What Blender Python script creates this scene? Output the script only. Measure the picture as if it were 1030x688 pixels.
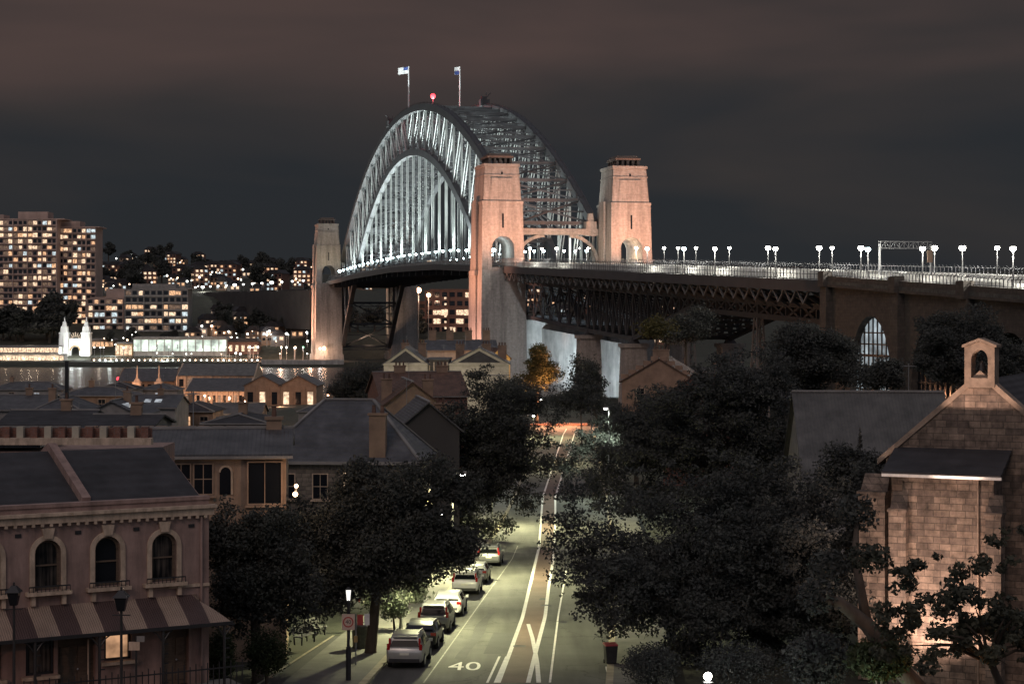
import bpy, bmesh, math, random
import numpy as np
from mathutils import Vector, Matrix
R = math.radians
random.seed(7)
rng = np.random.default_rng(11)
scene = bpy.context.scene
for o in list(bpy.data.objects):
    bpy.data.objects.remove(o)
C = scene.collection

# ------------------------------------------------------------------ camera, sky, sun, exposure
F = 1887.0      # focal length in photograph pixels
EYE = 32.0      # metres above the harbour
cam = bpy.data.cameras.new('camera')
cam.lens = 36.0 * F / 1030.0
cam.sensor_width = 36.0
cam.shift_y = -27.0 / 1030.0
cam.clip_start = 0.5
cam.clip_end = 20000
cam_o = bpy.data.objects.new('camera', cam)
C.objects.link(cam_o)
cam_o.location = (0, 0, EYE)
cam_o.rotation_euler = (R(90), 0, 0)
scene.camera = cam_o

world = bpy.data.worlds.new("World")
scene.world = world
world.use_nodes = True
nt = world.node_tree
nt.nodes.clear()
out = nt.nodes.new('ShaderNodeOutputWorld')
tc = nt.nodes.new('ShaderNodeTexCoord')
mp = nt.nodes.new('ShaderNodeMapping')
mp.inputs['Scale'].default_value = (2.0, 2.0, 9.0)
mp.inputs['Location'].default_value = (0.35, 0.1, 0.25)
nz = nt.nodes.new('ShaderNodeTexNoise')
nz.inputs['Scale'].default_value = 1.15
nz.inputs['Detail'].default_value = 4.2
nz.inputs['Roughness'].default_value = 0.48
nz.inputs['Distortion'].default_value = 0.25
rp = nt.nodes.new('ShaderNodeValToRGB')
rp.color_ramp.elements[0].position = 0.34
rp.color_ramp.elements[0].color = (0.0190, 0.0212, 0.0250, 1)
rp.color_ramp.elements[1].position = 0.72
rp.color_ramp.elements[1].color = (0.0720, 0.0480, 0.0430, 1)
e = rp.color_ramp.elements.new(0.5)
e.color = (0.0330, 0.0290, 0.0290, 1)
sx = nt.nodes.new('ShaderNodeSeparateXYZ')
el = nt.nodes.new('ShaderNodeMapRange')     # cloud base lit by the city, darker towards the horizon
el.inputs['From Min'].default_value = 0.02
el.inputs['From Max'].default_value = 0.16
el.inputs['To Min'].default_value = -0.19
el.inputs['To Max'].default_value = 0.09
ad = nt.nodes.new('ShaderNodeMath'); ad.operation = 'ADD'
bg = nt.nodes.new('ShaderNodeBackground')
bg.inputs['Strength'].default_value = 1.0
sky = nt.nodes.new('ShaderNodeTexSky')
sky.sky_type = 'NISHITA'
sky.sun_disc = False
sky.sun_elevation = R(38)
sky.sun_rotation = R(200)
bg2 = nt.nodes.new('ShaderNodeBackground')
bg2.inputs['Strength'].default_value = 0.0005
ash = nt.nodes.new('ShaderNodeAddShader')
L = nt.links.new
L(tc.outputs['Generated'], mp.inputs['Vector']); L(mp.outputs['Vector'], nz.inputs['Vector'])
L(tc.outputs['Generated'], sx.inputs[0]); L(sx.outputs['Z'], el.inputs['Value'])
L(nz.outputs['Fac'], ad.inputs[0]); L(el.outputs[0], ad.inputs[1]); L(ad.outputs[0], rp.inputs[0])
L(rp.outputs[0], bg.inputs['Color']); L(sky.outputs[0], bg2.inputs['Color'])
# added bluish fill: sky overhead and behind the camera, out of view, made brighter
dz = nt.nodes.new('ShaderNodeMapRange'); dz.interpolation_type = 'SMOOTHSTEP'
dz.inputs['From Min'].default_value = 0.17; dz.inputs['From Max'].default_value = 0.75; dz.inputs['To Max'].default_value = 0.17
dy = nt.nodes.new('ShaderNodeMapRange'); dy.interpolation_type = 'SMOOTHSTEP'
dy.inputs['From Min'].default_value = 0.05; dy.inputs['From Max'].default_value = -0.85; dy.inputs['To Max'].default_value = 0.21
mxx = nt.nodes.new('ShaderNodeMath'); mxx.operation = 'MAXIMUM'
bg3 = nt.nodes.new('ShaderNodeBackground'); bg3.inputs['Color'].default_value = (0.82, 0.93, 1.16, 1)
ash2 = nt.nodes.new('ShaderNodeAddShader')
L(sx.outputs['Z'], dz.inputs['Value']); L(sx.outputs['Y'], dy.inputs['Value'])
L(dz.outputs[0], mxx.inputs[0]); L(dy.outputs[0], mxx.inputs[1]); L(mxx.outputs[0], bg3.inputs['Strength'])
L(bg3.outputs[0], ash2.inputs[1]); L(bg.outputs[0], ash2.inputs[0]); L(ash2.outputs[0], ash.inputs[0]); L(bg2.outputs[0], ash.inputs[1]); L(ash.outputs[0], out.inputs['Surface'])

sun = bpy.data.lights.new('fill_sun', 'SUN')  # added broad warm fill from behind the camera
sun.energy = 0.50
sun.specular_factor = 0.15
sun.angle = R(25)
sun.color = (1.0, 0.76, 0.66)
sun_o = bpy.data.objects.new('fill_sun', sun)
C.objects.link(sun_o)
sun_o.rotation_euler = (R(52), 0, R(-20))

vs = scene.view_settings
vs.view_transform = 'Standard'
vs.look = 'None'
vs.exposure = 0.0
vs.gamma = 1.0
vs.use_curve_mapping = False
cy = scene.cycles
cy.max_bounces = 4
cy.diffuse_bounces = 2
cy.glossy_bounces = 2
cy.transmission_bounces = 3
cy.transparent_max_bounces = 8
cy.sample_clamp_indirect = 2.0
cy.sample_clamp_direct = 30.0
cy.caustics_reflective = False
cy.caustics_refractive = False
cy.use_light_tree = True

# ------------------------------------------------------------------ helpers
def P(px, py, Y):
    """the real place that lies at distance Y behind photograph pixel px, py"""
    return Vector(((px - 515.0) / F * Y, Y, EYE - (py - 317.0) / F * Y))

def interp(x, pts):
    return float(np.interp(x, [p[0] for p in pts], [p[1] for p in pts]))

class MB:
    def __init__(s):
        s.v = []; s.f = []
    def add(s, vs, fs):
        b = len(s.v)
        s.v += [tuple(v) for v in vs]
        s.f += [tuple(i + b for i in f) for f in fs]
        return s
    def box(s, c, size, rz=0.0, taper=1.0):
        x, y, z = size[0] / 2, size[1] / 2, size[2] / 2
        ca, sa = math.cos(rz), math.sin(rz)
        vs = []
        for dz, k in ((-z, 1.0), (z, taper)):
            for dx, dy in ((-x, -y), (x, -y), (x, y), (-x, y)):
                dx *= k; dy *= k
                vs.append((c[0] + dx * ca - dy * sa, c[1] + dx * sa + dy * ca, c[2] + dz))
        return s.add(vs, [(3, 2, 1, 0), (4, 5, 6, 7), (0, 1, 5, 4), (1, 2, 6, 5), (2, 3, 7, 6), (3, 0, 4, 7)])
    def frustum(s, z0, a0, b0, z1, a1, b1, cx=0, cy=0):
        vs = []
        for z, a, b in ((z0, a0, b0), (z1, a1, b1)):
            vs += [(cx - a, cy - b, z), (cx + a, cy - b, z), (cx + a, cy + b, z), (cx - a, cy + b, z)]
        return s.add(vs, [(3, 2, 1, 0), (4, 5, 6, 7), (0, 1, 5, 4), (1, 2, 6, 5), (2, 3, 7, 6), (3, 0, 4, 7)])
    def bar(s, p, q, w, h=None, up=(0, 0, 1)):
        p = Vector(p); q = Vector(q); h = h or w
        d = (q - p)
        if d.length < 1e-6: return s
        d.normalize()
        u = Vector(up)
        if abs(d.dot(u)) > 0.98: u = Vector((0, 1, 0))
        a = d.cross(u).normalized() * (w / 2)
        b = a.cross(d).normalized() * (h / 2)
        vs = [p - a - b, p + a - b, p + a + b, p - a + b, q - a - b, q + a - b, q + a + b, q - a + b]
        return s.add(vs, [(3, 2, 1, 0), (4, 5, 6, 7), (0, 1, 5, 4), (1, 2, 6, 5), (2, 3, 7, 6), (3, 0, 4, 7)])
    def tube(s, pts, rad, n=8):
        pts = [Vector(p) for p in pts]
        if not hasattr(rad, '__len__'): rad = [rad] * len(pts)
        b = len(s.v)
        for i, p in enumerate(pts):
            d = (pts[min(i + 1, len(pts) - 1)] - pts[max(i - 1, 0)]).normalized()
            u = Vector((0, 0, 1)) if abs(d.z) < 0.95 else Vector((1, 0, 0))
            a = d.cross(u).normalized(); c = a.cross(d).normalized()
            for k in range(n):
                t = 2 * math.pi * k / n
                s.v.append(tuple(p + a * (math.cos(t) * rad[i]) + c * (math.sin(t) * rad[i])))
        for i in range(len(pts) - 1):
            for k in range(n):
                s.f.append((b + i * n + k, b + i * n + (k + 1) % n, b + (i + 1) * n + (k + 1) % n, b + (i + 1) * n + k))
        s.f.append(tuple(b + k for k in range(n)))
        s.f.append(tuple(b + (len(pts) - 1) * n + k for k in reversed(range(n))))
        return s
    def lathe(s, prof, c=(0, 0, 0), n=12):
        b = len(s.v)
        for r, z in prof:
            for k in range(n):
                t = 2 * math.pi * k / n
                s.v.append((c[0] + r * math.cos(t), c[1] + r * math.sin(t), c[2] + z))
        for i in range(len(prof) - 1):
            for k in range(n):
                s.f.append((b + i * n + k, b + i * n + (k + 1) % n, b + (i + 1) * n + (k + 1) % n, b + (i + 1) * n + k))
        s.f.append(tuple(b + k for k in reversed(range(n))))
        s.f.append(tuple(b + (len(prof) - 1) * n + k for k in range(n)))
        return s
    def ball(s, c, r, n=10, sq=1.0):
        m = max(4, n // 2)
        prof = [(max(1e-3, r * math.sin(math.pi * i / m)), -r * sq * math.cos(math.pi * i / m)) for i in range(m + 1)]
        return s.lathe(prof, c, n)
    def prism(s, poly, y0, y1):
        """poly in x,z extruded along y"""
        n = len(poly)
        vs = [(x, y0, z) for x, z in poly] + [(x, y1, z) for x, z in poly]
        fs = [tuple(range(n)), tuple(range(2 * n - 1, n - 1, -1))]
        fs += [(i, i + n, (i + 1) % n + n, (i + 1) % n) for i in range(n)]
        return s.add(vs, fs)
    def merge(s, o, m=None):
        vs = [m @ Vector(v) for v in o.v] if m else o.v
        return s.add(vs, o.f)
    def mesh(s, name, mat, smooth=False):
        me = bpy.data.meshes.new(name)
        me.from_pydata(s.v, [], s.f)
        bm = bmesh.new(); bm.from_mesh(me)
        bmesh.ops.recalc_face_normals(bm, faces=bm.faces)
        bm.to_mesh(me); bm.free()
        if mat: me.materials.append(mat)
        if smooth: me.polygons.foreach_set('use_smooth', [True] * len(me.polygons))
        return me
    def build(s, name, mat, parent=None, smooth=False):
        return link(name, s.mesh(name, mat, smooth), parent)

def link(name, me, parent=None):
    o = bpy.data.objects.new(name, me)
    C.objects.link(o)
    if parent: o.parent = parent
    return o

def tag(o, label=None, cat=None, group=None, kind=None):
    if label: o['label'] = label
    if cat: o['category'] = cat
    if group: o['group'] = group
    if kind: o['kind'] = kind
    return o

def thing(name, label, cat, loc=(0, 0, 0), rz=0.0, group=None):
    o = bpy.data.objects.new(name, None)
    C.objects.link(o)
    o.location = loc; o.rotation_euler = (0, 0, rz)
    o.empty_display_size = 0.5
    return tag(o, label, cat, group)

def structure(mb, name, mat, smooth=False):
    return tag(mb.build(name, mat, None, smooth), kind='structure')

KIDS = {}
def copy_tree(o, loc=None, rz=None, label=None, parent=None):
    c = o.copy(); C.objects.link(c)
    if parent: c.parent = parent
    if loc is not None: c.location = loc
    if rz is not None: c.rotation_euler = (0, 0, rz)
    if label: c['label'] = label
    for ch in list(o.children):
        copy_tree(ch, parent=c)
    return c

def plate(outline, holes, y0, y1):
    """flat panel in x,z with holes cut through it, from y0 to y1; returns an MB"""
    cu = bpy.data.curves.new('tmp', 'CURVE')
    cu.dimensions = '2D'; cu.fill_mode = 'BOTH'; cu.extrude = (y1 - y0) / 2
    for poly in [outline] + list(holes):
        sp = cu.splines.new('POLY'); sp.points.add(len(poly) - 1)
        for p, (x, z) in zip(sp.points, poly): p.co = (x, z, 0, 1)
        sp.use_cyclic_u = True
    o = bpy.data.objects.new('tmp', cu); C.objects.link(o)
    dg = bpy.context.evaluated_depsgraph_get()
    me = bpy.data.meshes.new_from_object(o.evaluated_get(dg))
    mb = MB()
    mb.add([(v.co.x, (y0 + y1) / 2 - v.co.z, v.co.y) for v in me.vertices], [tuple(p.vertices) for p in me.polygons])
    bpy.data.objects.remove(o); bpy.data.curves.remove(cu); bpy.data.meshes.remove(me)
    return mb

def rect(x0, x1, z0, z1):
    return [(x0, z0), (x1, z0), (x1, z1), (x0, z1)]

def arch(cx, w, z0, z1, n=10, point=0.0):
    """opening with a round (or pointed) head: springing so that the crown is z1"""
    h = w / 2 * (1 + point)
    pts = [(cx - w / 2, z0), (cx + w / 2, z0)]
    for i in range(n + 1):
        a = math.pi * i / n
        k = math.sin(a) ** (1.0 - 0.25 * point) if 0 < i < n else 0.0
        pts.append((cx + w / 2 * math.cos(a), z1 - h + h * k))
    return pts

def text_mb(txt, size):
    cu = bpy.data.curves.new('tmp', 'FONT')
    cu.body = txt; cu.size = size; cu.align_x = 'CENTER'; cu.align_y = 'CENTER'; cu.extrude = 0.004
    o = bpy.data.objects.new('tmp', cu); C.objects.link(o)
    dg = bpy.context.evaluated_depsgraph_get()
    me = bpy.data.meshes.new_from_object(o.evaluated_get(dg))
    mb = MB(); mb.add([tuple(v.co) for v in me.vertices], [tuple(p.vertices) for p in me.polygons])
    bpy.data.objects.remove(o); bpy.data.curves.remove(cu); bpy.data.meshes.remove(me)
    return mb

# ------------------------------------------------------------------ materials
def nodes(m):
    m.use_nodes = True
    t = m.node_tree
    return t, t.nodes['Principled BSDF']

def mat(name, col, rough=0.8, var=0.35, scale=1.0, bump=0.0, bscale=None, metal=0.0, spec=0.5, stretch=(1, 1, 1)):
    m = bpy.data.materials.new(name)
    t, b = nodes(m)
    N = t.nodes.new
    tc = N('ShaderNodeTexCoord'); mp = N('ShaderNodeMapping'); mp.inputs['Scale'].default_value = stretch
    n1 = N('ShaderNodeTexNoise'); n1.inputs['Scale'].default_value = scale; n1.inputs['Detail'].default_value = 6; n1.inputs['Roughness'].default_value = 0.62
    mr = N('ShaderNodeMapRange'); mr.inputs['From Min'].default_value = 0.28; mr.inputs['From Max'].default_value = 0.72
    mr.inputs['To Min'].default_value = 1 - var; mr.inputs['To Max'].default_value = 1 + var
    mx = N('ShaderNodeMix'); mx.data_type = 'RGBA'; mx.blend_type = 'MULTIPLY'; mx.inputs[0].default_value = 1.0
    mx.inputs[6].default_value = (*col, 1)
    t.links.new(tc.outputs['Object'], mp.inputs[0]); t.links.new(mp.outputs[0], n1.inputs['Vector'])
    t.links.new(n1.outputs['Fac'], mr.inputs['Value']); t.links.new(mr.outputs[0], mx.inputs[7]); t.links.new(mx.outputs[2], b.inputs['Base Color'])
    b.inputs['Roughness'].default_value = rough; b.inputs['Metallic'].default_value = metal
    b.inputs['Specular IOR Level'].default_value = spec
    if bump:
        n2 = N('ShaderNodeTexNoise'); n2.inputs['Scale'].default_value = bscale or scale * 6; n2.inputs['Detail'].default_value = 4
        bp = N('ShaderNodeBump'); bp.inputs['Strength'].default_value = bump; bp.inputs['Distance'].default_value = 0.05
        t.links.new(mp.outputs[0], n2.inputs['Vector']); t.links.new(n2.outputs['Fac'], bp.inputs['Height']); t.links.new(bp.outputs[0], b.inputs['Normal'])
    return m

def block(name, c1, c2, mortar, bw, bh, ms=0.012, rough=0.85, bump=0.6, var=0.3, flat=False):
    """stone or brick courses; u runs along the wall, v up (or flat on the ground)"""
    m = bpy.data.materials.new(name)
    t, b = nodes(m)
    N = t.nodes.new
    tc = N('ShaderNodeTexCoord'); s = N('ShaderNodeSeparateXYZ'); ad = N('ShaderNodeMath'); ad.operation = 'ADD'; cb = N('ShaderNodeCombineXYZ')
    t.links.new(tc.outputs['Object'], s.inputs[0])
    if flat:
        t.links.new(s.outputs['X'], cb.inputs['X']); t.links.new(s.outputs['Y'], cb.inputs['Y'])
    else:
        t.links.new(s.outputs['X'], ad.inputs[0]); t.links.new(s.outputs['Y'], ad.inputs[1])
        t.links.new(ad.outputs[0], cb.inputs['X']); t.links.new(s.outputs['Z'], cb.inputs['Y'])
    bk = N('ShaderNodeTexBrick'); bk.inputs['Scale'].default_value = 1.0
    bk.inputs['Color1'].default_value = (*c1, 1); bk.inputs['Color2'].default_value = (*c2, 1); bk.inputs['Mortar'].default_value = (*mortar, 1)
    bk.inputs['Brick Width'].default_value = bw; bk.inputs['Row Height'].default_value = bh; bk.inputs['Mortar Size'].default_value = ms
    bk.offset_frequency = 2; bk.squash = 0.72; bk.squash_frequency = 3; bk.offset = 0.42
    bk.inputs['Mortar Smooth'].default_value = 0.3
    t.links.new(cb.outputs[0], bk.inputs['Vector'])
    n1 = N('ShaderNodeTexNoise'); n1.inputs['Scale'].default_value = 0.7 / max(bh, 0.2); n1.inputs['Detail'].default_value = 7; n1.inputs['Roughness'].default_value = 0.65
    t.links.new(tc.outputs['Object'], n1.inputs['Vector'])
    mr = N('ShaderNodeMapRange'); mr.inputs['From Min'].default_value = 0.3; mr.inputs['From Max'].default_value = 0.7
    mr.inputs['To Min'].default_value = 1 - var; mr.inputs['To Max'].default_value = 1 + var
    mx = N('ShaderNodeMix'); mx.data_type = 'RGBA'; mx.blend_type = 'MULTIPLY'; mx.inputs[0].default_value = 1.0
    t.links.new(n1.outputs['Fac'], mr.inputs['Value']); t.links.new(bk.outputs['Color'], mx.inputs[6]); t.links.new(mr.outputs[0], mx.inputs[7])
    t.links.new(mx.outputs[2], b.inputs['Base Color'])
    b.inputs['Roughness'].default_value = rough
    bp = N('ShaderNodeBump'); bp.inputs['Strength'].default_value = bump; bp.inputs['Distance'].default_value = 0.04; bp.invert = True
    t.links.new(bk.outputs['Fac'], bp.inputs['Height']); t.links.new(bp.outputs[0], b.inputs['Normal'])
    return m

def streaked(m, amount=.4, sx=.5, sz=.05):
    """soot and rain streaks running down a wall"""
    t = m.node_tree; b = t.nodes['Principled BSDF']; N = t.nodes.new
    src = b.inputs['Base Color'].links[0].from_socket
    tc = N('ShaderNodeTexCoord'); mp = N('ShaderNodeMapping'); mp.inputs['Scale'].default_value = (sx, sx, sz); t.links.new(tc.outputs['Object'], mp.inputs[0])
    n1 = N('ShaderNodeTexNoise'); n1.inputs['Scale'].default_value = 1.0; n1.inputs['Detail'].default_value = 6; n1.inputs['Roughness'].default_value = .7; t.links.new(mp.outputs[0], n1.inputs['Vector'])
    r1 = N('ShaderNodeMapRange'); r1.inputs['From Min'].default_value = .36; r1.inputs['From Max'].default_value = .60; r1.inputs['To Min'].default_value = 1 - amount; r1.inputs['To Max'].default_value = 1.06; t.links.new(n1.outputs['Fac'], r1.inputs['Value'])
    mx = N('ShaderNodeMix'); mx.data_type = 'RGBA'; mx.blend_type = 'MULTIPLY'; mx.inputs[0].default_value = 1.0
    t.links.new(src, mx.inputs[6]); t.links.new(r1.outputs[0], mx.inputs[7]); t.links.new(mx.outputs[2], b.inputs['Base Color'])
    return m

def roofing(name, c, period, axis=0, rough=0.7, var=0.3):
    """slate / corrugated roof: ridges along the fall plus patchy weathering"""
    m = mat(name, c, rough, var, 0.9)
    t = m.node_tree; b = t.nodes['Principled BSDF']; N = t.nodes.new
    tc = N('ShaderNodeTexCoord'); w = N('ShaderNodeTexWave'); w.bands_direction = 'XYZ'[axis]
    w.inputs['Scale'].default_value = 0.314 / period; w.inputs['Distortion'].default_value = 0.6; w.inputs['Detail'].default_value = 1
    bp = N('ShaderNodeBump'); bp.inputs['Strength'].default_value = 0.55; bp.inputs['Distance'].default_value = 0.06
    t.links.new(tc.outputs['Object'], w.inputs['Vector']); t.links.new(w.outputs['Fac'], bp.inputs['Height']); t.links.new(bp.outputs[0], b.inputs['Normal'])
    return m

def glow(name, col, strength, light=False):
    m = bpy.data.materials.new(name)
    t, b = nodes(m)
    b.inputs['Base Color'].default_value = (0.3, 0.3, 0.3, 1)
    b.inputs['Emission Color'].default_value = (*col, 1)
    b.inputs['Emission Strength'].default_value = strength
    if not light: m.cycles.emission_sampling = 'NONE'
    return m

def worn_asphalt(name, c):
    m = mat(name, c, .85, .16, .35, .3, 30)
    t = m.node_tree; b = t.nodes['Principled BSDF']; N = t.nodes.new
    tc = N('ShaderNodeTexCoord'); src = b.inputs['Base Color'].links[0].from_socket
    mp = N('ShaderNodeMapping'); mp.inputs['Scale'].default_value = (1.1, .06, 1); t.links.new(tc.outputs['Object'], mp.inputs[0])
    n1 = N('ShaderNodeTexNoise'); n1.inputs['Scale'].default_value = 1.0; n1.inputs['Detail'].default_value = 5; t.links.new(mp.outputs[0], n1.inputs['Vector'])
    r1 = N('ShaderNodeMapRange'); r1.inputs['From Min'].default_value = .35; r1.inputs['From Max'].default_value = .68; r1.inputs['To Min'].default_value = .66; r1.inputs['To Max'].default_value = 1.22; t.links.new(n1.outputs['Fac'], r1.inputs['Value'])
    nd = N('ShaderNodeTexNoise'); nd.inputs['Scale'].default_value = .8; nd.inputs['Detail'].default_value = 4; t.links.new(tc.outputs['Object'], nd.inputs['Vector'])
    va = N('ShaderNodeVectorMath'); va.operation = 'MULTIPLY_ADD'; va.inputs[1].default_value = (2.5, 2.5, 0); t.links.new(nd.outputs['Color'], va.inputs[0]); t.links.new(tc.outputs['Object'], va.inputs[2])
    vo = N('ShaderNodeTexVoronoi'); vo.feature = 'DISTANCE_TO_EDGE'; vo.inputs['Scale'].default_value = .16; t.links.new(va.outputs[0], vo.inputs['Vector'])
    r2 = N('ShaderNodeMapRange'); r2.inputs['From Min'].default_value = .0; r2.inputs['From Max'].default_value = .012; r2.inputs['To Min'].default_value = .5; r2.inputs['To Max'].default_value = 1; t.links.new(vo.outputs['Distance'], r2.inputs['Value'])
    n3 = N('ShaderNodeTexNoise'); n3.inputs['Scale'].default_value = .16; n3.inputs['Detail'].default_value = 2; t.links.new(tc.outputs['Object'], n3.inputs['Vector'])
    r3 = N('ShaderNodeMapRange'); r3.inputs['From Min'].default_value = .38; r3.inputs['From Max'].default_value = .62; r3.inputs['To Min'].default_value = .78; r3.inputs['To Max'].default_value = 1.15; t.links.new(n3.outputs['Fac'], r3.inputs['Value'])
    cur = src
    for r in (r1, r2, r3):
        mx = N('ShaderNodeMix'); mx.data_type = 'RGBA'; mx.blend_type = 'MULTIPLY'; mx.inputs[0].default_value = 1.0
        t.links.new(cur, mx.inputs[6]); t.links.new(r.outputs[0], mx.inputs[7]); cur = mx.outputs[2]
    t.links.new(cur, b.inputs['Base Color'])
    return m

def curtained(name):
    m = glass(name)
    t = m.node_tree; b = t.nodes['Principled BSDF']; N = t.nodes.new
    tc = N('ShaderNodeTexCoord'); mp = N('ShaderNodeMapping'); mp.inputs['Scale'].default_value = (9, 9, .5); t.links.new(tc.outputs['Object'], mp.inputs[0])
    n1 = N('ShaderNodeTexNoise'); n1.inputs['Scale'].default_value = 1.0; n1.inputs['Detail'].default_value = 3; t.links.new(mp.outputs[0], n1.inputs['Vector'])
    n2 = N('ShaderNodeTexNoise'); n2.inputs['Scale'].default_value = .9; t.links.new(tc.outputs['Object'], n2.inputs['Vector'])
    mu = N('ShaderNodeMath'); mu.operation = 'MULTIPLY'; t.links.new(n1.outputs['Fac'], mu.inputs[0]); t.links.new(n2.outputs['Fac'], mu.inputs[1])
    rp = N('ShaderNodeValToRGB'); rp.color_ramp.elements[0].position = .2; rp.color_ramp.elements[1].position = .42
    rp.color_ramp.elements[0].color = (.010, .011, .013, 1); rp.color_ramp.elements[1].color = (.12, .10, .085, 1)
    t.links.new(mu.outputs[0], rp.inputs[0]); t.links.new(rp.outputs[0], b.inputs['Base Color'])
    return m

def lit_pane(name, col, strength, scale=2.0):
    """window with a lit room behind: uneven brightness from curtains and furniture"""
    m = glow(name, col, strength)
    t = m.node_tree; b = t.nodes['Principled BSDF']; N = t.nodes.new
    tc = N('ShaderNodeTexCoord'); n1 = N('ShaderNodeTexNoise'); n1.inputs['Scale'].default_value = scale; n1.inputs['Detail'].default_value = 3
    mr = N('ShaderNodeMapRange'); mr.inputs['From Min'].default_value = 0.35; mr.inputs['From Max'].default_value = 0.65
    mr.inputs['To Min'].default_value = strength * 0.35; mr.inputs['To Max'].default_value = strength * 1.5
    t.links.new(tc.outputs['Object'], n1.inputs['Vector']); t.links.new(n1.outputs['Fac'], mr.inputs['Value']); t.links.new(mr.outputs[0], b.inputs['Emission Strength'])
    b.inputs['Base Color'].default_value = (0.05, 0.05, 0.05, 1); b.inputs['Roughness'].default_value = 0.2
    return m

def leafmat(name, c1, c2, scale=0.7):
    m = bpy.data.materials.new(name)
    t, b = nodes(m)
    N = t.nodes.new
    tc = N('ShaderNodeTexCoord'); n1 = N('ShaderNodeTexNoise'); n1.inputs['Scale'].default_value = scale; n1.inputs['Detail'].default_value = 8; n1.inputs['Roughness'].default_value = 0.75
    rp = N('ShaderNodeValToRGB'); rp.color_ramp.elements[0].position = 0.38; rp.color_ramp.elements[1].position = 0.64
    rp.color_ramp.elements[0].color = (*c1, 1); rp.color_ramp.elements[1].color = (*c2, 1)
    t.links.new(tc.outputs['Object'], n1.inputs['Vector']); t.links.new(n1.outputs['Fac'], rp.inputs[0]); t.links.new(rp.outputs[0], b.inputs['Base Color'])
    b.inputs['Roughness'].default_value = 0.65
    b.inputs['Specular IOR Level'].default_value = 0.2
    tr = N('ShaderNodeBsdfTranslucent'); ms = N('ShaderNodeMixShader'); ms.inputs[0].default_value = 0.22
    t.links.new(rp.outputs[0], tr.inputs[0]); t.links.new(b.outputs[0], ms.inputs[1]); t.links.new(tr.outputs[0], ms.inputs[2])
    t.links.new(ms.outputs[0], t.nodes['Material Output'].inputs['Surface'])
    return m

def glass(name, col=(0.012, 0.014, 0.018), rough=0.08, spec=0.4):
    m = bpy.data.materials.new(name)
    t, b = nodes(m)
    b.inputs['Base Color'].default_value = (*col, 1); b.inputs['Roughness'].default_value = rough
    b.inputs['Specular IOR Level'].default_value = spec
    return m

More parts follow.
